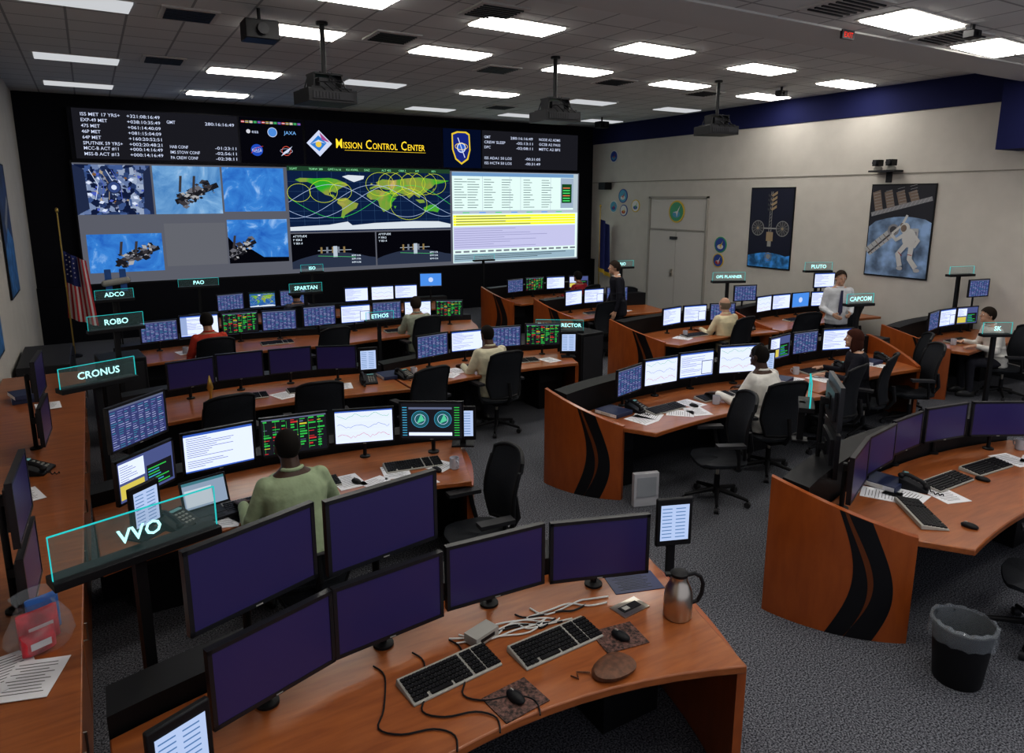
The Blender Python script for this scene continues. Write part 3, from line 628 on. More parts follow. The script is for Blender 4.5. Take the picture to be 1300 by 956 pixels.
monitor(.17, 2.79, .74, 3.0, 'off', 1.24, s=1.06); monitor(.78, 2.98, 1.38, 3.08, 'off', 1.23, s=1.07)
for a in [(-.03, 5.16, .36, 5.51, 'mix', .9), (.41, 5.53, .95, 5.59, 'doc'), (.99, 5.62, 1.53, 5.56, 'green'), (1.58, 5.61, 2.07, 5.46, 'plot'), (2.12, 5.48, 2.60, 5.19, 'radar')]: monitor(*a)
monitor(-.04, 5.18, .34, 5.54, 'table', 1.27)
for a in [(.54, 8.22, 1.04, 8.32, 'off'), (1.06, 8.37, 1.58, 8.35, 'off'), (1.64, 8.39, 2.14, 8.35, 'off'), (2.2, 8.35, 2.63, 8.18, 'off'), (3.46, 8.25, 3.96, 8.34, 'table'), (4.02, 8.39, 4.5, 8.36, 'doc'), (4.6, 8.40, 5.08, 8.3, 'table'), (5.14, 8.3, 5.60, 8.07, 'green')]: monitor(*a)
for a in [(.45, 11.2, .96, 11.27, 'table'), (.98, 11.35, 1.54, 11.35, 'doc3'), (1.57, 11.36, 2.11, 11.33, 'green'), (2.15, 11.31, 2.68, 11.23, 'table'), (2.80, 11.35, 3.35, 11.35, 'table'), (3.41, 11.32, 3.93, 11.3, 'doc2'), (3.98, 11.39, 4.5, 11.34, 'table'), (4.55, 11.35, 5.03, 11.26, 'plot'), (5.08, 11.2, 5.51, 10.97, 'green')]: monitor(*a)
for a in [(2.44, 13.9, 2.93, 13.85, 'map'), (1.85, 13.75, 2.35, 13.87, 'table'), (3.0, 13.85, 3.5, 13.8, 'table'), (4.25, 13.74, 4.72, 13.68, 'doc'), (4.8, 13.7, 5.25, 13.66, 'plot'), (5.3, 13.68, 5.75, 13.6, 'doc')]: monitor(*a)
monitor(5.93, 13.78, 6.33, 13.66, 'blue', 1.1)
for a in [(4.55, 5.52, 5.01, 5.66, 'table'), (5.07, 5.70, 5.58, 5.70, 'plot'), (5.63, 5.74, 6.15, 5.70, 'doc2'), (6.22, 5.70, 6.77, 5.55, 'plot'), (7.3, 5.85, 7.8, 5.93, 'mix'), (7.86, 5.94, 8.36, 5.92, 'table'), (8.42, 5.9, 8.91, 5.76, 'doc')]: monitor(*a)
for a in [(4.25, 2.66, 4.76, 2.87, 'off'), (4.82, 2.91, 5.32, 3.0, 'off'), (5.40, 3.06, 5.86, 3.1, 'off'), (5.92, 3.10, 6.42, 3.02, 'off'), (6.45, 3.0, 6.9, 2.75, 'off')]: monitor(*a)
for a in [(7.85, 8.42, 8.33, 8.5, 'doc'), (8.38, 8.5, 8.86, 8.44, 'doc2'), (8.95, 8.45, 9.4, 8.3, 'table'), (10.3, 8.6, 10.75, 8.66, 'plot'), (10.8, 8.66, 11.25, 8.64, 'doc'), (11.3, 8.62, 11.75, 8.6, 'blue'), (11.8, 8.58, 12.25, 8.45, 'doc')]: monitor(*a)
monitor(10.0, 8.85, 10.4, 8.75, 'table', 1.1); monitor(11.9, 8.62, 12.35, 8.5, 'doc', 1.25)
for a in [(7.72, 11.0, 8.2, 11.1, 'doc'), (8.26, 11.12, 8.74, 11.1, 'doc2'), (8.8, 11.1, 9.28, 11.0, 'table'), (7.75, 13.25, 8.22, 13.35, 'table'), (8.3, 13.38, 8.78, 13.36, 'green'), (8.84, 13.35, 9.32, 13.3, 'doc'), (9.4, 13.25, 9.85, 13.1, 'mix')]: monitor(*a)
for a in [(11.1, 5.95, 11.58, 6.06, 'table'), (11.62, 6.07, 12.1, 6.07, 'doc2'), (12.14, 6.07, 12.6, 5.98, 'mix')]: monitor(*a)
monitor(12.36, 6.05, 12.84, 5.97, 'table', 1.34)
# stacked pairs on the wall counter, facing the room
for z in (.96, 1.34): monitor(-.44, 3.78, -.42, 4.31, 'off', z, z0=.9)
for z in (.98, 1.36): monitor(-.50, 6.55, -.47, 7.08, 'off', z, z0=.9)
for z in (.92, 1.28): monitor(4.52, 2.95, 4.92, 3.33, 'off', z)

# ---------------------------------------------------------------- left counter
r = thing('wall_counter', 'long cherry wood counter with cupboards along the side wall', 'counter')
MB().box((-.645, 5.15, .885), (.83, 9.3, .03), WOOD).obj('countertop', r, .006)
MB().box((-.67, 5.15, .435), (.76, 9.2, .87), WOOD).obj('cupboard_body', r)
for i in range(10):
    q = MB().box((-.28, 1.0+i*.92, .45), (.02, .88, .78), WOOD).obj('cupboard_door', r, .004)
    MB().tube([(-.27, 1.35+i*.92, .7), (-.24, 1.35+i*.92, .7), (-.24, 1.35+i*.92, .6), (-.27, 1.35+i*.92, .6)], .006, CHROME).obj('cupboard_handle', q)
r = thing('storage_cabinet', 'dark low cabinet against the side wall', 'cabinet', (-.72, 11.6, 0))
MB().box((0, 0, .4), (.6, 1.6, .8), BLK2).obj('cabinet_body', r, .01); MB().box((.31, -.4, .4), (.02, .76, .7), BLK).obj('cabinet_door', r); MB().box((.31, .4, .4), (.02, .76, .7), BLK).obj('cabinet_door', r)

# ---------------------------------------------------------------- glass signs
GL = P('clear_glass', (.3, .5, .5), .05, alpha=.13, spec=.6); EDGE = E(.03, .5, .5, 1.); LET = E(.5, 1., 1., 1.2)
def sign(txt, x1, y1, x2, y2, z, h=.17, ts=.13, zf=0., label=None):
    w = math.hypot(x2-x1, y2-y1); a = math.atan2(y2-y1, x2-x1)
    r = thing('console_sign', label or 'edge-lit glass console sign with cyan lettering on a black post', 'sign', ((x1+x2)/2, (y1+y2)/2, zf), a, 'glass console signs')
    z -= zf
    MB().box((0, .05, z/2), (.05, .05, z), BLK).box((0, .05, .01), (.12, .12, .02), BLK).obj('sign_post', r)
    MB().box((0, .02, z-.02), (w*1.02, .12, .04), BLK).obj('sign_base', r, .004)
    MB().box((0, 0, z+h/2), (w, .01, h), GL).obj('glass_plate', r)
    e = MB(); e.box((0, 0, z+h), (w, .011, .004), EDGE)
    for s in (-1, 1): e.box((s*w/2, 0, z+h/2), (.003, .011, h), EDGE)
    e.obj('plate_edge', r)
    if txt: MB().text(txt, 0, z+h*.5-ts*.36, ts, LET, -.008, 'c', .02).obj('sign_lettering', r, smooth=False)
sign('VVO', -.29, 3.32, .39, 3.54, 1.36, .2, .095); sign('CRONUS', -.33, 6.29, .20, 6.53, 1.5, .16, .08); sign('ROBO', -.14, 9.01, .42, 9.15, 1.5, .16, .09)
sign('ADCO', -.05, 11.75, .45, 11.85, 1.5, .14, .09); sign('PAO', 1.2, 13.3, 1.85, 13.3, 1.45, .13, .09); sign('SPARTAN', 2.71, 11.75, 3.25, 11.75, 1.42, .15, .09)
sign('ISO', 3.55, 14.3, 4.0, 14.3, 1.5, .14, .09); sign('ETHOS', 3.5, 10.3, 3.95, 10.3, 1.1, .13, .09); sign('FLIGHT DIRECTOR', 5.42, 8.45, 5.98, 8.05, 1.08, .15, .075)
sign('OPS PLANNER', 9.5, 8.95, 10.05, 8.7, 1.5, .15, .075); sign('PLUTO', 12.1, 9.0, 12.6, 8.75, 1.55, .16, .1); sign('CAPCOM', 9.19, 6.1, 9.63, 5.98, 1.47, .14, .09); sign('RIO', 9.4, 11.7, 9.95, 11.65, 1.52, .13, .09)
sign('', 7.85, 15.0, 8.4, 15.0, 1.5, .12); sign('TOPO', 4.72, 3.36, 5.0, 3.58, 1.33, .2, .07, zf=1.0, label='glass console sign seen nearly edge on above a rear cabinet'); sign('SK', 10.42, 4.85, 10.77, 4.65, 1.12, .16, .09); sign('', 12.3, 6.35, 12.8, 6.22, 1.70, .13, .1)

# ---------------------------------------------------------------- chairs
def chair():
    r = thing('office_chair', 'black mesh-back swivel office chair with armrests', 'chair', group='swivel office chairs')
    m = MB()
    for i in range(5):
        a = 2*pi*i/5+.3; m.cone((.03*cos(a), .03*sin(a), .13), .026, (.31*cos(a), .31*sin(a), .075), .015, BLK)
    m.cone((0, 0, .09), .04, (0, 0, .16), .035, BLK); b = m.obj('star_base', r)
    for i in range(5):
        a = 2*pi*i/5+.3; x, y = .31*cos(a), .31*sin(a); t = Vector((-sin(a), cos(a), 0))*.022
        MB().cone(Vector((x, y, .03))-t, .03, Vector((x, y, .03))+t, .03, BLK2, 12).cone((x, y, .03), .008, (x, y, .08), .008, BLK).obj('caster', b)
    MB().cone((0, 0, .15), .028, (0, 0, .28), .028, BLK).cone((0, 0, .26), .017, (0, 0, .4), .017, CHROME).box((0, -.02, .4), (.22, .3, .05), BLK).obj('gas_lift_column', r)
    n = 24; rings = []
    def se(a, A, B): c_, s_ = cos(a), sin(a); return (A*math.copysign(abs(c_)**.65, c_), B*math.copysign(abs(s_)**.65, s_))
    for sc, z in ((.9, .425), (1, .44), (1, .462), (.93, .47), (.5, .462), (.02, .458)):
        rings.append([(se(2*pi*i/n, .26, .245)[0]*sc, se(2*pi*i/n, .26, .245)[1]*sc, z-(.02 if se(2*pi*i/n, 1, 1)[1] > .8 else 0)) for i in range(n)])
    MB().loft(rings, MESHF).obj('seat', r)
    def bp(u, v):
        wd = .255*(1-.10*v)*(1-.25*max(0, .3-v)/.3); x = u*wd; z = .50+.60*v-(.05*abs(u)**3 if v > .8 else 0)
        y = -.25-.06*v**2-.05*sin(pi*min(1, v*1.2))*-.6+.07*u*u; return (x, y, z)
    U = 10; V = 10; vs = [bp(-1+2*i/U, j/V) for j in range(V+1) for i in range(U+1)]
    vs2 = [(x, y-.012, z) for x, y, z in vs]; k = len(vs); fs = []
    for j in range(V):
        for i in range(U): q = (j*(U+1)+i, j*(U+1)+i+1, (j+1)*(U+1)+i+1, (j+1)*(U+1)+i); fs += [q[::-1], tuple(k+t for t in q)]
    MB().add(vs+vs2, fs, MESHF).obj('backrest', r)
    edge = [bp(-1+2*i/10, 0) for i in range(11)]+[bp(1, j/10) for j in range(1, 11)]+[bp(1-2*i/10, 1) for i in range(1, 11)]+[bp(-1, 1-j/10) for j in range(1, 10)]
    MB().tube([(x, y-.006, z) for x, y, z in edge], .017, BLK, 8, True).obj('backrest_frame', r)
    MB().tube([(0, -.1, .41), (0, -.26, .42), (0, -.33, .52), (0, -.30, .70)], .024, BLK).obj('back_support', r)
    for s in (-1, 1):
        MB().tube([(s*.16, -.08, .42), (s*.28, -.1, .44), (s*.31, -.08, .55), (s*.31, -.06, .66)], .018, BLK).box((s*.30, 0, .675), (.09, .27, .03), BLK2).obj('armrest', r)
    return r
CH = chair()
CHP = [(4.27, 7.58, .05), (2.30, 4.36, 1.5), (5.08, 4.58, 1.1), (6.12, 4.82, -.25), (.95, 7.25, .15), (1.9, 7.3, -.1), (9.1, 5.0, .9), (9.75, 5.5, .7), (8.12, 5.02, .4), (8.85, 7.85, .1), (5.25, 1.85, .5), (7.3, 4.9, .2),
       (1.3, 10.35, .05), (4.5, 10.5, .1), (3.1, 12.7, 0), (9.3, 12.5, .2), (11.6, 5.05, .9), (10.2, 7.6, -.3), (11.7, 7.8, .2), (2.9, 10.3, .2), (8.1, 10.3, -.2), (6.7, 2.1, .3), (3.1, 7.3, .2), (9.9, 11.8, -.7)]
CH.location = (*CHP[0][:2], 0); CH.rotation_euler = (0, 0, CHP[0][2])
for x, y, a in CHP[1:]: clone(CH, (x, y, 0), a)
lc = clone(CH, (1.03, 4.52, 0), .05, 'black low-back swivel office chair under the man in green')
for o in lc.children:
    if o.name.startswith('backrest'): o.scale = (1, 1, .62); o.location = (0, 0, .02)

# ---------------------------------------------------------------- people
def remesh(mb, vox, name, mat, sm=4):
    me = mb.mesh('tmp', False); o = D.objects.new('tmp', me); COL.objects.link(o)
    q = o.modifiers.new('r', 'REMESH'); q.mode = 'VOXEL'; q.voxel_size = vox
    q = o.modifiers.new('s', 'SMOOTH'); q.iterations = sm; q.factor = .5
    bpy.context.view_layer.update(); dg = bpy.context.evaluated_depsgraph_get()
    n = D.meshes.new_from_object(o.evaluated_get(dg)); D.objects.remove(o); D.meshes.remove(me)
    n.name = name; n.materials.clear(); n.materials.append(mat); n.polygons.foreach_set('use_smooth', [True]*len(n.polygons)); n.polygons.foreach_set('material_index', [0]*len(n.polygons)); return n
def hand(b, w, d, up, side, m, curl=.5):
    w = Vector(w); d = Vector(d).normalized(); up = Vector(up); up = (up-d*up.dot(d)).normalized(); s = d.cross(up).normalized()*side
    for i, (o_, L0, r0) in enumerate(((-.030, .072, .0095), (-.010, .08, .0098), (.010, .075, .0095), (.029, .06, .0085))):
        k = w+d*.085+s*o_; b.cap(tuple(w+s*o_*.6), .016, tuple(k), .013, m, 8); p = k; a = .25*curl
        for L1 in (.45, .32, .23):
            dd = d*cos(a)-up*sin(a); p2 = p+dd*L0*L1*1.1; b.cap(tuple(p), r0, tuple(p2), r0*.93, m, 8); p = p2; a += .55*curl
    t0 = w+d*.025-s*.03; t1 = t0+d*.03-s*.028-up*.006; t2 = t1+d*.032-s*.008-up*.006
    b.cap(tuple(t0), .014, tuple(t1), .0115, m, 8); b.cap(tuple(t1), .0115, tuple(t2), .009, m, 8)
def person(x, y, rz, label, skin, shirt, trous, hairc, pose='sit', lean=.12, hands=None, hair='short', turn=0., shoec=(.02, .02, .02), headset=False, jacket=False, bald=False, tie=False, nod=0., scale=1., fat=0.):
    r = thing('person', label, 'person', (x, y, 0), rz, scale=scale)
    key = lambda n, c: P('%s_%.2f_%.2f_%.2f' % (n, *c), c, .85 if n != 'skin' else .5, noise=.12 if n != 'skin' else 0, nscale=7, spec=.2 if n != 'skin' else .4, bump=.9 if n == 'cloth' else 0)
    S = key('skin', skin); C = key('cloth', shirt); T = key('trousers', trous); Hm = key('hair', hairc)
    sit = pose == 'sit'; zp = .52 if sit else .95
    def sp(z): return Vector((0, lean*(z-zp) if z > zp else 0, z))
    secs = [(-.06, .165, .12), (.06, .165, .125), (.2, .155, .115), (.34, .168, .118), (.45, .188, .12), (.515, .175, .105), (.55, .12, .08), (.585, .07, .06)]
    def torso(b, inf, m, top=99):
        rg = []
        for dz, rx, ry in secs[:top]:
            c = sp(zp+dz); ff = fat*(1 if dz < .5 else .3); rg.append([(c.x+(rx+inf+ff)*cos(2*pi*i/18), c.y+(ry+inf+ff)*sin(2*pi*i/18), c.z) for i in range(18)])
        b.loft(rg, m)
    sh = [sp(zp+.495)+Vector((s*(.172+fat*.5), 0, 0)) for s in (-1, 1)]
    if hands is None: hands = [(-.2, .42, .80), (.2, .42, .80)] if sit else [(-.25, .08, .82), (.25, .08, .82)]
    arms = []
    for i, s in enumerate((-1, 1)):
        Hd = Vector(hands[i]); A = sh[i]; dist = (Hd-A); L1, L2 = .30, .27; dd = min(dist.length, L1+L2-.01); Hd = A+dist.normalized()*dd
        a = (L1*L1-L2*L2+dd*dd)/(2*dd); hh = math.sqrt(max(0, L1*L1-a*a)); n = dist.normalized()
        pole = Vector((s*.38, -.2, -1)); pole = (pole-n*pole.dot(n)).normalized(); arms.append((A, A+n*a+pole*hh, Hd))
    if sit: legs = [(Vector((s*.09, .02, zp)), Vector((s*.13, .43, .53)), Vector((s*.13, .40, .10))) for s in (-1, 1)]
    else: legs = [(Vector((s*.09, 0, zp-.02)), Vector((s*.10, .02, .5)), Vector((s*.11, -.01 if s < 0 else .03, .09))) for s in (-1, 1)]
    hc = sp(zp+.715)+Vector((0, .03, 0)); HM = Matrix.Translation(hc) @ Matrix.Rotation(turn, 4, 'Z') @ Matrix.Rotation(-nod, 4, 'X')
    b = MB(); torso(b, 0, S); nk = sp(zp+.55); b.cap(tuple(nk), .066, tuple(hc+Vector((0, -.018, -.06))), .060, S)
    b.M = HM; b.ell((0, -.005, .015), (.078, .099, .104), S, 18, 12); b.ell((0, .03, -.055), (.058, .064, .062), S, 16, 10); b.ell((0, .078, .03), (.045, .014, .012), S)
    b.cap((0, .093, .012), .007, (0, .110, -.022), .013, S); b.cap((-.02, .088, -.055), .007, (.02, .088, -.055), .007, S); b.ell((0, .082, -.098), (.022, .016, .015), S)
    for s in (-1, 1): b.ell((s*.080, -.005, -.01), (.013, .022, .032), S, 10, 7)
    b.M = Matrix()
    for i, s in enumerate((-1, 1)):
        A, B, Hd = arms[i]; b.cap(tuple(A), .050, tuple(B), .038, S); b.cap(tuple(B), .038, tuple(Hd), .026, S)
        fd = (Hd-B).normalized()
        hd = Vector((fd.x*.3, 1, -.12)) if sit else fd
        hand(b, Hd, hd, (0, 0, 1) if sit else (s*1., 0, .1), 1 if s > 0 else -1, S, .6)
        a0, a1, a2 = legs[i]; b.cap(tuple(a0), .078, tuple(a1), .055, S); b.cap(tuple(a1), .052, tuple(a2), .036, S); b.cap(tuple(a2+Vector((0, 0, -.04))), .035, tuple(a2+Vector((0, .13, -.055))), .026, S)
    add_obj('body', remesh(b, .0085, 'body', S, 3), r)
    c = MB(); torso(c, .018, C, 7)
    for A, B, Hd in arms:
        e = B.lerp(Hd, .9); c.cap(tuple(A), .068, tuple(B), .054, C); c.cap(tuple(B), .054, tuple(e), .040, C)
        for q, (t_, dx_) in enumerate(((.45, .010), (.75, -.008), (.95, .008))): m_ = A.lerp(B, t_); c.ell((m_.x+dx_, m_.y, m_.z), (.062, .062, .022), C, 12, 7)
    for dz, off in ((.02, .028), (.12, .020), (.24, .024)):
        cc = sp(zp+dz); c.ell((cc.x+.02*sin(dz*40), cc.y, cc.z), (.165+fat+off, .122+fat+off*.8, .03), C, 20, 7)
    c.ell(tuple(sp(zp+.53)), (.11, .085, .05), C)
    if jacket: c.loft([[((rx+fat)*cos(2*pi*i/18), (ry+fat)*sin(2*pi*i/18), zp+dz) for i in range(18)] for dz, rx, ry in ((-.16, .19, .14), (-.12, .20, .15), (.1, .19, .145))], C)
    add_obj('jacket' if jacket else 'shirt', remesh(c, .012, 'shirt', C, 4), r)
    q = MB(); ring = sp(zp+.575); q.tube([(ring.x+.070*cos(2*pi*i/16), ring.y+.066*sin(2*pi*i/16)+.005, ring.z+(.012 if sin(2*pi*i/16) < 0 else -.012)) for i in range(16)], .014, P('shirt_collar', (.7, .7, .7)) if jacket else C, 8, True); q.obj('collar', r)
    t = MB(); t.loft([[((rx+fat)*cos(2*pi*i/18), (ry+fat)*sin(2*pi*i/18), zp+dz) for i in range(18)] for dz, rx, ry in ((-.09, .14, .10), (-.05, .178, .135), (.03, .178, .136), (.05, .170, .130))], T)
    for a0, a1, a2 in legs: t.cap(tuple(a0), .092, tuple(a1), .068, T); t.cap(tuple(a1), .068, tuple(a2), .052, T)
    add_obj('trousers', remesh(t, .015, 'trousers', T, 4), r)
    for i, s in enumerate((-1, 1)):
        a2 = legs[i][2]; k = MB(); z = a2.z-.06
        k.loft([[(a2.x+rx*cos(2*pi*j/14), a2.y+.05+ry*sin(2*pi*j/14), zz) for j in range(14)] for zz, rx, ry in ((z-.03, .045, .135), (z, .05, .14), (z+.03, .046, .125), (z+.06, .04, .07))], P('shoe_leather', shoec, .4)); k.obj('shoe', r)
    hb = MB(); hb.M = HM; n, kk = 40, 30; th = .004 if hair == 'crop' else .013
    R_ = (.078+th, .099+th, .104+th); vs = []; fs = []
    for j in range(kk+1):
        a = -pi/2+pi*j/kk
        for i in range(n):
            fi = 2*pi*i/n; vs.append((R_[0]*cos(a)*cos(fi), -.005+R_[1]*cos(a)*sin(fi), .015+R_[2]*sin(a)))
    def keep(p):
        lim = -.062 if p[1] < -.04 else (-.062+(p[1]+.04)*1.1 if p[1] < .05 else .037+(p[1]-.05)*.8)
        if bald: return -.07 < p[2] < .035 and p[1] < .01
        return p[2] > lim
    for j in range(kk):
        for i in range(n):
            f = (j*n+i, j*n+(i+1) % n, (j+1)*n+(i+1) % n, (j+1)*n+i)
            cp = [sum(vs[q][c_] for q in f)/4 for c_ in range(3)]
            if keep(cp): fs.append(f)
    hb.add(vs, fs, Hm)
    if hair == 'long':
        hb.ell((0, -.055, -.08), (.088, .06, .15), Hm)
        for s in (-1, 1): hb.ell((s*.07, -.005, -.06), (.025, .05, .13), Hm)
    hb.obj('hair', r)
    for s in (-1, 1):
        e = MB(); e.M = HM; e.ell((s*.031, .083, .012), (.013, .009, .008), P('eye_white', (.7, .7, .7), .3)); e.ell((s*.031, .090, .012), (.006, .004, .006), P('eye_iris', (.02, .015, .01), .2)); e.obj('eye', r)
    e = MB(); e.M = HM; e.box((0, .0945, -.055), (.036, .003, .004), P('lip_line', (.25, .06, .05), .5)); e.obj('mouth', r)
    if headset:
        e = MB(); e.M = HM; e.tube([(.098*cos(a_), 0, .02+.118*sin(a_)) for a_ in [pi*i/12 for i in range(13)]], .007, BLK); e.ell((.094, 0, -.01), (.016, .03, .034), BLK); e.tube([(.09, .02, -.02), (.08, .08, -.05), (.04, .11, -.06)], .004, BLK); e.obj('headset', r)
    if tie:
        e = MB(); zt = zp+.52; e.poly([(-.018, zt), (.018, zt), (.035, zt-.36), (0, zt-.42), (-.035, zt-.36)], P('dark_tie', (.03, .03, .08)), 0); e.v = [(x_, .152+lean*(z_-zp), z_) for x_, y_, z_ in e.v]; e.obj('necktie', r)
    return r
dk = (.055, .027, .017); md = (.30, .16, .10); lt = (.50, .30, .21)
WS = (.66, .64, .60); BT = (.03, .03, .04)
person(1.03, 4.56, .08, 'man seated in pale green shirt with arms on the desk', dk, (.33, .40, .26), BT, (.010, .008, .007), hair='crop', lean=.22, hands=[(-.26, .42, .80), (.36, .43, .80)], scale=1.03, fat=.02)
person(4.27, 7.66, .1, 'man seated in cream shirt facing monitors', (.10, .05, .03), (.60, .56, .42), BT, (.01, .008, .007), hair='crop', lean=.15, scale=1.0, fat=.02)
person(1.3, 10.42, .05, 'man seated leaning in red shirt', md, (.42, .05, .03), BT, (.015, .01, .008), lean=.35, nod=.15, fat=.015)
person(6.12, 4.90, .12, 'man seated in white shirt wearing a headset', dk, WS, BT, (.010, .008, .007), hair='crop', lean=.12, headset=True, hands=[(-.25, .44, .80), (.22, .42, .80)], scale=1.03, fat=.025)
person(8.85, 7.95, -.05, 'balding man seated in cream shirt at console', lt, (.62, .55, .38), BT, (.2, .16, .12), bald=True, lean=.1, fat=.015)
person(8.12, 5.12, .7, 'woman seated in dark jacket with brown shoulder-length hair', lt, (.015, .015, .022), BT, (.05, .016, .010), hair='long', lean=.1, jacket=True)
person(11.6, 5.15, .9, 'dark-haired man seated in white shirt', lt, WS, BT, (.02, .014, .01), lean=.25)
person(3.1, 12.78, 0, 'man seated in dark shirt far down the room', md, (.06, .06, .08), BT, (.01, .01, .01), lean=.2)
person(4.5, 10.6, -.1, 'man seated in grey-green shirt', md, (.28, .30, .24), BT, (.02, .014, .01), lean=.15)
person(9.3, 12.6, .2, 'person seated in maroon shirt', md, (.25, .02, .03), BT, (.015, .01, .01), lean=.15)
person(8.35, 10.15, 1.1, 'man standing in dark suit jacket beside a console', lt, (.015, .015, .02), (.015, .015, .02), (.03, .02, .015), pose='stand', lean=.1, jacket=True, hands=[(-.24, .12, .88), (.22, .2, .92)], scale=1.02)
person(10.6, 7.2, 2.5, 'man standing in white shirt with dark tie', lt, (.62, .63, .66), BT, (.03, .02, .015), pose='stand', lean=.02, hands=[(-.12, .25, 1.1), (.14, .27, 1.08)], tie=True)

# ---------------------------------------------------------------- desk objects
def keyboard():
    r = thing('keyboard', 'beige-grey computer keyboard with black keys', 'keyboard', group='keyboards')
    m = MB(); m.add([(-.24, -.09, 0), (.24, -.09, 0), (.24, .09, 0), (-.24, .09, 0), (-.24, -.09, .012), (.24, -.09, .012), (.235, .09, .032), (-.235, .09, .032)], [(3, 2, 1, 0), (4, 5, 6, 7), (0, 1, 5, 4), (1, 2, 6, 5), (2, 3, 7, 6), (3, 0, 4, 7)], GREYP); m.obj('keyboard_case', r, .004)
    k = MB()
    for j in range(6):
        y = -.07+j*.026; z = .017+(y+.09)*.11
        xs = [(-.222+i*.0205, .017) for i in range(15)]+[(.098+i*.0205, .017) for i in range(3)]+[(.166+i*.0195, .016) for i in range(4)]
        if j == 0: xs = [(-.222+i*.024, .02) for i in range(3)]+[(-.09, .11)]+[(-.01+i*.024, .02) for i in range(4)]+xs[15:]
        for x_, w_ in xs: k.box((x_+.004, y, z), (w_, .02, .008), BLK)
    k.obj('keys', r); return r
KB = keyboard(); KB.location = (1.24, 2.66, .75); KB.rotation_euler = (0, 0, .1)
for x, y, a in [(1.8, 2.6, .05), (2.12, 5.2, -.15), (1.25, 5.2, 0), (.85, 5.1, .1), (5.05, 5.32, .1), (5.85, 5.38, 0), (6.35, 5.32, -.1), (6.2, 2.72, -.05), (5.6, 2.72, 0), (4.85, 2.5, .9), (4.3, 8.05, 0), (4.9, 8.0, -.1), (1.3, 8.05, 0), (2.0, 8.05, 0), (1.4, 11.0, 0), (2.3, 11.0, 0), (4.3, 11.0, 0), (8.3, 8.15, 0), (8.9, 8.1, 0), (7.9, 5.6, 0), (8.6, 5.6, 0), (8.3, 10.8, 0), (11.5, 5.7, 0), (11, 8.3, 0)]: clone(KB, (x, y, .75), a)
def mouse():
    r = thing('computer_mouse', 'black computer mouse on the desk', 'mouse', group='computer mice')
    m = MB(); m.ell((0, 0, .012), (.03, .055, .022), BLK, 16, 10); m.v = [(x, y, max(z, 0)) for x, y, z in m.v]; m.obj('mouse_shell', r); MB().box((0, .025, .034), (.006, .018, .008), GREYP).obj('scroll_wheel', r); return r
MS = mouse(); MS.location = (2.11, 2.47, .756); MS.rotation_euler = (0, 0, .3)
for x, y, z in [(1.42, 2.36, .756), (2.25, 5.0, .75), (1.6, 5.1, .75), (5.4, 5.25, .75), (6.6, 5.25, .75), (4.95, 2.22, .75), (5.1, 8.0, .75), (8.65, 8.1, .75), (5.9, 2.6, .75)]: clone(MS, (x, y, z), .2)
PADM = P('mouse_pad_print', (.10, .05, .04), .7, noise=.9, nscale=60)
for x, y, a in ((2.11, 2.48, -.15), (1.42, 2.36, .1)):
    o = MB().box((0, 0, .003), (.24, .19, .006), PADM).obj('mouse_pad', bevel=.002, label='dark patterned mouse pad under a mouse', category='mouse pad'); o.location = (x, y, .75); o.rotation_euler = (0, 0, a)
r = thing('coffee_carafe', 'stainless steel coffee carafe with black lid and handle', 'carafe', (2.5, 2.47, .75), -.5)
MB().lathe([(.068, 0), (.075, .01), (.076, .12), (.070, .16), (.052, .20), (.043, .225), (.046, .24)], (0, 0, 0), CHROME, 28).obj('carafe_body', r)
MB().lathe([(.046, .24), (.048, .256), (.034, .268), (.012, .275)], (0, 0, 0), BLK, 24).box((-.055, 0, .248), (.04, .03, .012), BLK).obj('lid', r)
MB().tube([(.035, 0, .24), (.08, 0, .25), (.115, 0, .23), (.13, 0, .19), (.125, 0, .13), (.105, 0, .09), (.075, 0, .08)], .011, BLK).obj('handle', r)
m = MB(); LEA = P('brown_leather', (.12, .05, .025), .6, noise=.3, nscale=30)
m.loft([[(.12*s_*math.copysign(abs(cos(2*pi*i/20))**.8, cos(2*pi*i/20)), (.085+.02*cos(2*pi*i/20))*s_*math.sin(2*pi*i/20)-.01*(z_ > .02), z_) for i in range(20)] for s_, z_ in ((.9, 0), (1., .012), (.96, .028), (.6, .038), (.1, .041))], LEA)
m.tube([(-.1, .05, .01), (-.14, .1, .006), (-.17, .06, .006), (-.18, .1, .006)], .004, LEA)
o = m.obj('leather_pouch', label='soft brown leather pouch lying on the desk', category='pouch'); o.location = (1.92, 2.3, .75); o.rotation_euler = (0, 0, .2)
r = thing('desk_power_outlet', 'recessed metal outlet plate with two dark ports', 'outlet plate', (2.33, 2.66, .75), .1)
MB().box((0, 0, .003), (.19, .12, .006), CHROME).obj('plate', r); MB().box((0, 0, .007), (.13, .05, .004), BLK).box((-.03, 0, .0095), (.04, .03, .003), GREYP).obj('ports', r)
def sheet(x, y, a, z=.75, m_=PAPER, w=.216, h=.28, lbl='white printed paper sheet on the desk', lines=True, n='paper_sheet'):
    b = MB(); b.box((0, 0, .0015), (w, h, .003), m_)
    if lines:
        for i in range(10): b.box((-.01, h*.38-i*h*.08, .0032), (w*random.uniform(.5, .85), .004, .0006), MATS['dark_grey_plastic'])
    o = b.obj(n, label=lbl, category='paper'); o.location = (x, y, z); o.rotation_euler = (0, 0, a); return o
sheet(2.52, 2.85, -.3, m_=P('navy_card', (.02, .03, .10), .4), w=.3, h=.2, lbl='dark blue printed card on the desk')
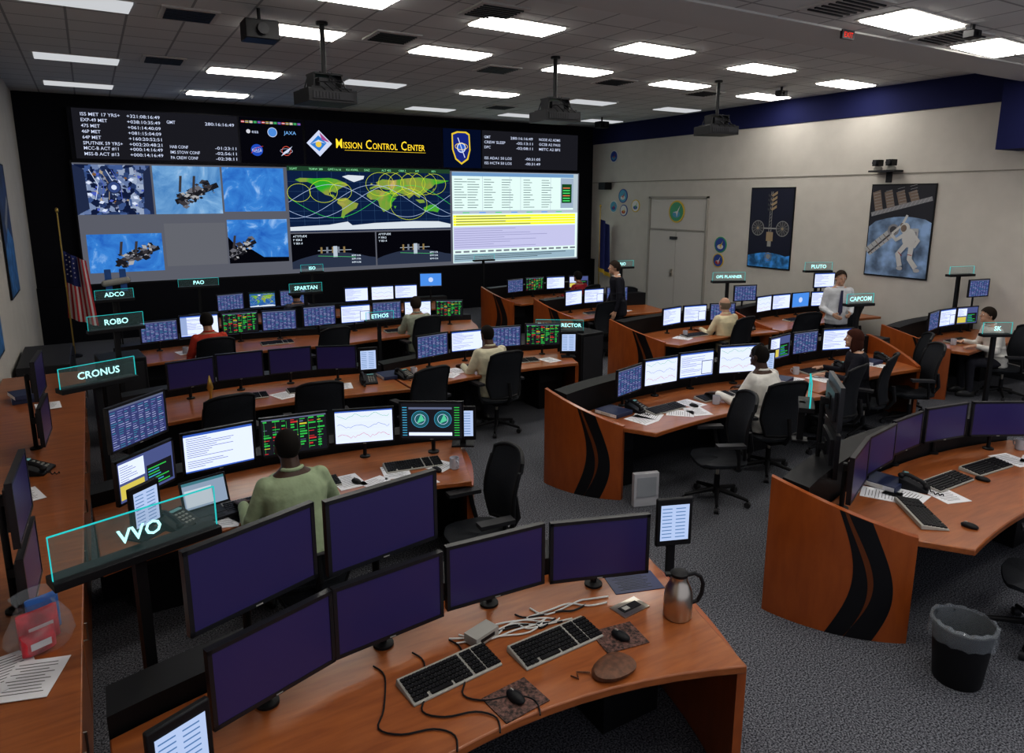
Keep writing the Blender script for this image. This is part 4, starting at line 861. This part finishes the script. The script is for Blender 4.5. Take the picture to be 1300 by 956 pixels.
for x, y, a in [(1.75, 4.98, .3), (1.95, 5.15, -.2), (2.3, 5.12, .5), (1.55, 5.15, .05), (.72, 5.0, .4), (.6, 4.95, -.3), (4.75, 5.25, .6), (4.6, 5.18, .2), (5.3, 5.1, -.3), (5.45, 5.35, .1), (6.65, 5.4, .4), (6.9, 5.2, -.2), (7.3, 5.5, .3), (7.6, 5.3, 0), (4.95, 2.85, .5), (5.1, 2.75, .2), (5.35, 2.6, -.3), (6.75, 2.55, .3), (3.9, 8.0, .2), (3.7, 7.85, .7), (5.3, 7.9, .1), (1.7, 7.95, .3), (2.4, 8.0, -.2), (8.0, 8.1, .4), (9.2, 8.0, 0), (1.0, 11, .2), (9.0, 10.8, .3), (8.7, 12.9, .1), (11.9, 5.5, .1), (8.9, 5.4, .2), (6.6, 2.7, -.2), (5.1, 5.15, .8), (2.05, 4.9, .1)]: sheet(x, y, a)
for k, (x, y, a) in enumerate([(-.52, 3.50, .2), (-.42, 3.38, -.3), (-.66, 3.42, .5), (-.75, 5.3, .1), (-.6, 5.7, .3), (-.55, 8.2, .1)]): sheet(x, y, a, .9+.0035*(k % 3), lbl='loose white papers on the wall counter')
# small clutter : mugs, binders, books
def mug():
    r = thing('coffee_mug', 'plain ceramic mug on a console', 'mug', group='coffee mugs')
    MB().lathe([(.036, 0), (.04, .004), (.04, .095), (.036, .095), (.034, .01), (0, .01)], (0, 0, 0), P('mug_glaze', (.45, .45, .5), .25), 20, False).obj('mug_body', r)
    MB().tube([(.038, 0, .075), (.062, 0, .072), (.068, 0, .05), (.06, 0, .028), (.038, 0, .025)], .006, MATS['mug_glaze']).obj('handle', r); return r
MG_ = mug(); MG_.location = (5.68, 5.2, .75)
for x, y in [(7.55, 5.62), (8.15, 8.2), (3.35, 8.1), (2.4, 4.98), (6.95, 2.8), (1.0, 10.95), (8.45, 10.85), (11.2, 5.6)]: clone(MG_, (x, y, .75), x*2)
def binder():
    r = thing('ring_binder', 'dark ring binder with white spine label lying flat', 'binder', group='ring binders')
    MB().box((0, 0, .022), (.26, .30, .044), P('binder_navy', (.02, .03, .08), .5)).obj('cover', r, .004); MB().box((0, 0, .022), (.262, .285, .034), PAPER).obj('pages', r); MB().box((-.132, 0, .022), (.003, .12, .028), WHITEM).obj('spine_label', r); return r
BD = binder(); BD.location = (6.95, 5.42, .75); BD.rotation_euler = (0, 0, .2)
for x, y, z, a in [(6.95, 5.42, .794, .35), (8.95, 5.55, .75, .1), (3.05, 8.15, .75, 0), (9.5, 8.2, .75, .3), (-.75, 8.6, .9, .1), (-.75, 8.6, .944, .3), (5.15, 2.98, .75, .2), (4.5, 5.5, .75, .2)]: clone(BD, (x, y, z), a)
BAGR = P('red_foil', (.6, .03, .05), .3, noise=.5, nscale=9); BAGW = P('plastic_bag_film', (.6, .65, .7), .15, alpha=.18)
rb = thing('snack_bag', 'clear plastic bag with red and blue snack packets inside', 'bag', (-.40, 3.66, .9), .4)
def pillow(m, c, sx, sy, sz, mt):
    rg = []
    for j in range(9):
        v = j/8; t = sin(pi*v)**.6; rg.append([(c[0]+sx*math.copysign(abs(cos(2*pi*i/16))**.6, cos(2*pi*i/16)), c[1]+(sy*t+.003)*sin(2*pi*i/16), c[2]+sz*v+.006*cos(4*pi*i/16+j)) for i in range(16)])
    m.loft(rg, mt)
for c_, mt, s_ in (((0, .0, .006), BAGR, (.085, .035, .17)), ((-.03, -.075, .006), BAGR, (.07, .03, .11)), ((.05, .075, .006), P('blue_foil', (.03, .15, .5), .35), (.07, .03, .19))):
    m = MB(); pillow(m, c_, *s_, mt)
    m.rect(c_[0]-s_[0]*.6, c_[2]+s_[2]*.35, c_[0]+s_[0]*.6, c_[2]+s_[2]*.65, PAPER, c_[1]-s_[1]-.004); m.obj('snack_packet', rb)
MB().loft([[(s_*.13*cos(2*pi*i/20)*(1+.10*sin(5*i+z_*20)), s_*.13*sin(2*pi*i/20)*(1+.08*cos(7*i-z_*30)), z_) for i in range(20)] for s_, z_ in ((.85, 0), (1.02, .04), (1., .10), (.85, .15), (.55, .20), (.75, .25))], BAGW, False).obj('bag_film', rb)
o = MB().loft([[(.11*cos(2*pi*i/18)*s_*(1+.15*sin(3*i)), .09*sin(2*pi*i/18)*s_, z_+.006*sin(5*i)) for i in range(18)] for s_, z_ in ((1, .006), (1.05, .03), (.8, .05), (.3, .06))], P('green_cloth', (.08, .16, .08), .9)).obj('cloth', label='crumpled dark green cloth on the wall counter', category='cloth'); o.location = (-.7, 3.95, .9)
def tablet(x, y, a, z=.75, hb=.1, sc=1.):
    r = thing('tablet_display', 'small lit portrait tablet on a stand', 'tablet', (x, y, z), a, 'console tablets', sc)
    MB().box((0, .03, hb+.15), (.24, .03, .32), BLK).obj('casing', r, .008)
    m = MB(); m.rect(-.095, hb+.03, .095, hb+.27, E(.42, .52, .75, 1.), .012)
    for i in range(9):
        for j in (0, 1): m.rect(-.085+j*.09, hb+.05+i*.024, -.02+j*.09, hb+.056+i*.024, E(.1, .2, .4), .0115)
    m.obj('screen', r, smooth=False)
    MB().box((0, .06, hb/2+.03), (.05, .03, hb+.1), BLK).box((0, .05, .006), (.2, .16, .012), BLK).obj('stand', r)
tablet(3.08, 3.10, -.35, 0, .70, 1.03)
for x, y, a in [(2.70, 5.42, -.5), (2.83, 8.3, -.2), (7.02, 5.62, -.1), (5.62, 7.9, -.5), (.14, 4.93, .7), (.10, 2.50, .4)]: tablet(x, y, a, hb=.06)
def phone():
    r = thing('desk_phone', 'black desk telephone with corded handset', 'telephone', group='desk telephones')
    MB().add([(-.1, -.1, 0), (.1, -.1, 0), (.1, .1, 0), (-.1, .1, 0), (-.1, -.1, .02), (.1, -.1, .02), (.1, .1, .09), (-.1, .1, .09)], [(3, 2, 1, 0), (4, 5, 6, 7), (0, 1, 5, 4), (1, 2, 6, 5), (2, 3, 7, 6), (3, 0, 4, 7)], BLK).obj('phone_base', r, .005)
    m = MB()
    for i in range(4):
        for j in range(3): m.box((.005+j*.028, -.06+i*.032, .035+i*.011), (.018, .016, .008), GREYP)
    m.box((.03, .07, .088), (.08, .03, .006), E(.1, .2, .2)); m.obj('keypad', r)
    m = MB(); m.tube([(-.065, -.08, .06), (-.065, -.04, .085), (-.065, .05, .115), (-.065, .09, .11)], .016, BLK); m.ell((-.065, -.085, .05), (.026, .026, .02), BLK); m.ell((-.065, .09, .1), (.026, .026, .02), BLK); m.obj('handset', r)
    MB().tube([(-.07+.012*cos(i*1.3), -.1-.006*i, .03*max(0, 1-i/6)+.012+.008*sin(i*1.3)) for i in range(18)], .004, BLK, 6).obj('cord', r); return r
PH = phone(); PH.location = (5.3, 2.8, .75); PH.rotation_euler = (0, 0, .4)
for x, y, a in [(.32, 5.0, .6), (3.2, 8.0, .3), (6.75, 5.45, 0), (9.25, 5.5, 0), (9.5, 8.1, 0), (3.3, 11.0, 0), (4.78, 5.45, .3), (2.72, 8.0, -.2), (8.3, 5.45, 0)]: clone(PH, (x, y, .75), a)
clone(PH, (-.55, 6.2, .9), 1.2)
r = thing('laptop_computer', 'open black laptop showing a web page', 'laptop', (.55, 5.06, .75), .25)
MB().box((0, 0, .012), (.33, .23, .022), BLK2).box((0, .02, .0245), (.28, .11, .003), BLK).box((0, -.07, .0245), (.08, .05, .002), BLK).obj('keyboard_base', r, .004)
m = MB(); m.M = Matrix.Translation((0, .115, .02)) @ Matrix.Rotation(-.3, 4, 'X'); m.box((0, .006, .11), (.33, .012, .22), BLK); m.rect(-.15, .015, .15, .205, E(.25, .32, .42), -.001); m.rect(-.14, .03, .05, .15, E(.5, .56, .62), -.002); m.rect(-.15, .185, .15, .205, E(.06, .18, .22), -.002); m.obj('laptop_screen', r, smooth=False)
CW = P('white_cable', (.6, .6, .58), .5); rr = random.Random(4)
def smooth_path(cp):
    cp = [Vector(p) for p in cp]; cp = [cp[0]]+cp+[cp[-1]]; sm = []
    for q in range(1, len(cp)-2):
        for t_ in (0, .25, .5, .75):
            a_, b_, c_, d_ = cp[q-1:q+3]; sm.append(tuple(.5*((2*b_)+(c_-a_)*t_+(2*a_-5*b_+4*c_-d_)*t_**2+(3*b_-a_-3*c_+d_)*t_**3)))
    return sm
for i in range(11):
    x0 = 1.35+rr.random()*.5
    MB().tube(smooth_path([(x0+.12*t+rr.uniform(-.05, .05), 2.88-.03*t+rr.uniform(-.05, .05), .757) for t in range(5)]), .005, (CW, BLK)[i % 3 == 2], 6).obj('cable', label='loose cable lying on the desk behind keyboards', category='cable', group='loose desk cables')
for j in range(3):
    x0 = .95+.2*j
    MB().tube(smooth_path(((x0, 2.9, .757), (x0+.02, 2.8, .757), (x0-.06, 2.6, .757), (x0-.12, 2.5, .757), (x0-.05, 2.42, .757), (x0+.08, 2.38, .757), (x0+.14, 2.3, .757), (x0+.1, 2.2, .757))), .004, BLK, 6).obj('cable', label='black cable trailing across the desk', category='cable', group='loose desk cables')
o = MB().box((0, 0, .03), (.16, .09, .05), GREYP).box((0, -.046, .03), (.1, .002, .02), BLK).obj('usb_switch_box', bevel=.006, label='small beige switch box with cables', category='switch box'); o.location = (1.5, 2.83, .75); o.rotation_euler = (0, 0, .3)
r = thing('waste_bin', 'black waste bin with clear plastic liner', 'trash bin', (4.38, 1.92, 0))
MB().lathe([(.0, .0), (.13, .0), (.135, .01), (.17, .38), (.178, .385), (.17, .39), (.163, .38), (.13, .02), (0, .02)], (0, 0, 0), BLK, 28, False).obj('bin_body', r)
MB().loft([[(rr_*(1+.035*sin(6*i+z_*40))*cos(2*pi*i/40), rr_*(1+.03*cos(5*i))*sin(2*pi*i/40), z_+.008*sin(i*2.3)) for i in range(40)] for rr_, z_ in ((.188, .30), (.190, .34), (.186, .40), (.165, .41), (.150, .33), (.12, .2), (.06, .15))], P('bin_liner', (.5, .55, .6), .12, alpha=.2, spec=.8), False).obj('bin_liner', r)
r = thing('document_holder', 'white plastic document box standing by the desk end', 'document box', (4.40, 4.86, 0), -.3)
MB().box((0, 0, .17), (.26, .06, .34), P('box_white', (.5, .5, .53), .5)).obj('box_body', r, .005); MB().box((0, -.033, .2), (.2, .004, .2), P('box_label', (.35, .37, .4))).obj('box_label', r)
for x, y, w_, h_ in ((6.2, 8.42, .45, 1.0), (.15, 9.75, .5, 1.05), (9.75, 6.1, .3, .95)):
    r = thing('equipment_cabinet', 'tall black equipment cabinet beside a console', 'cabinet', (x, y, 0), .1)
    MB().box((0, 0, h_/2), (w_, .55, h_), BLK).obj('cabinet_body', r, .01)
    MB().box((0, -.28, h_/2), (w_*.86, .012, h_*.9), BLK2).obj('cabinet_door', r)
FR = P('flag_red', (.5, .03, .04), .8); FW = P('flag_white', (.65, .62, .6), .8); FB = P('flag_blue', (.02, .03, .15), .8)
def flag(x, y, z0, kind, label):
    r = thing('flag_on_pole', label, 'flag', (x, y, 0))
    MB().cone((0, 0, 0), .014, (0, 0, 2.7), .014, P('gold_pole', (.5, .35, .1), .35, metal=.8)).lathe([(.12, 0), (.12, .03), (.03, .06)], (0, 0, 0), BLK).obj('pole', r)
    MB().ell((0, 0, 2.74), (.03, .03, .05), MATS['gold_pole']).obj('finial', r)
    m = MB(); N = 26
    def fp(u, v): return (.02+u*.34*(1+.4*v)-.05*v, .07*sin(u*14), 2.0-1.25*v-.2*u if kind == 'us' else 2.4-1.5*v-.25*u)
    for i in range(N):
        for j in range(13):
            u0, u1, v0, v1 = i/N, (i+1)/N, j/13, (j+1)/13
            if kind == 'us': mm = FB if v0 < .42 and u0 < .55 else (FR if i % 4 < 2 else FW)
            else: mm = MATS['patch_yellow'] if (i == N-1 or j == 12) else FB
            m.add([fp(u0, v0), fp(u1, v0), fp(u1, v1), fp(u0, v1)], [(0, 1, 2, 3)], mm)
    if kind == 'us':
        for i in range(3):
            for j in range(5): q = fp(.1+.15*i, .05+.07*j); m.ell((q[0], q[1]-.012, q[2]), (.014, .004, .014), FW, 6, 4)
    m.obj('flag_cloth', r)
flag(-.5, 15.4, 0, 'us', 'red, white and blue striped flag draped on a pole'); flag(12.55, 16.2, 0, 'n', 'dark blue fringed flag draped on a pole')
r = thing('space_station_model', 'small blue and grey spacecraft model on a tall stand', 'model', (.25, 12.3, 0))
MB().cone((0, 0, 0), .012, (0, 0, 1.6), .012, BLK).lathe([(.12, 0), (.12, .02)], (0, 0, 0), BLK).obj('stand', r)
m = MB(); m.cap((-.15, 0, 1.68), .05, (.15, 0, 1.72), .05, GREYP)
for s in (-1, 1): m.box((s*.1, .02, 1.8), (.09, .01, .18), P('panel_blue', (.03, .12, .4))); m.box((s*.1, .02, 1.62), (.09, .01, .14), MATS['panel_blue'])
m.obj('model_body', r)
o = MB().lathe([(.05, 0), (.05, .02), (.015, .04), (.012, .1), (.035, .16), (.02, .24), (.004, .3)], (0, 0, 0), P('trophy_gold', (.6, .42, .12), .3, metal=.8)).obj('rocket_trophy', label='small golden rocket model on the desk', category='trophy'); o.location = (.95, 8.1, .75)

# ---------------------------------------------------------------- camera and ambient light
cam = D.cameras.new('cam'); co = D.objects.new('camera', cam); COL.objects.link(co)
f = 890.; pit = math.atan(181/f)
cam.sensor_fit = 'HORIZONTAL'; cam.sensor_width = 36; cam.lens = f/1300*36
cam.shift_y = -(478-433)/1300.
co.location = (0, 0, 2.95); co.rotation_euler = (pi/2-pit, 0, -math.radians(30.7))
SC.camera = co
wd = D.worlds.new('w'); SC.world = wd; wd.use_nodes = True
wd.node_tree.nodes['Background'].inputs[0].default_value = (.7, .72, .8, 1); wd.node_tree.nodes['Background'].inputs[1].default_value = .65
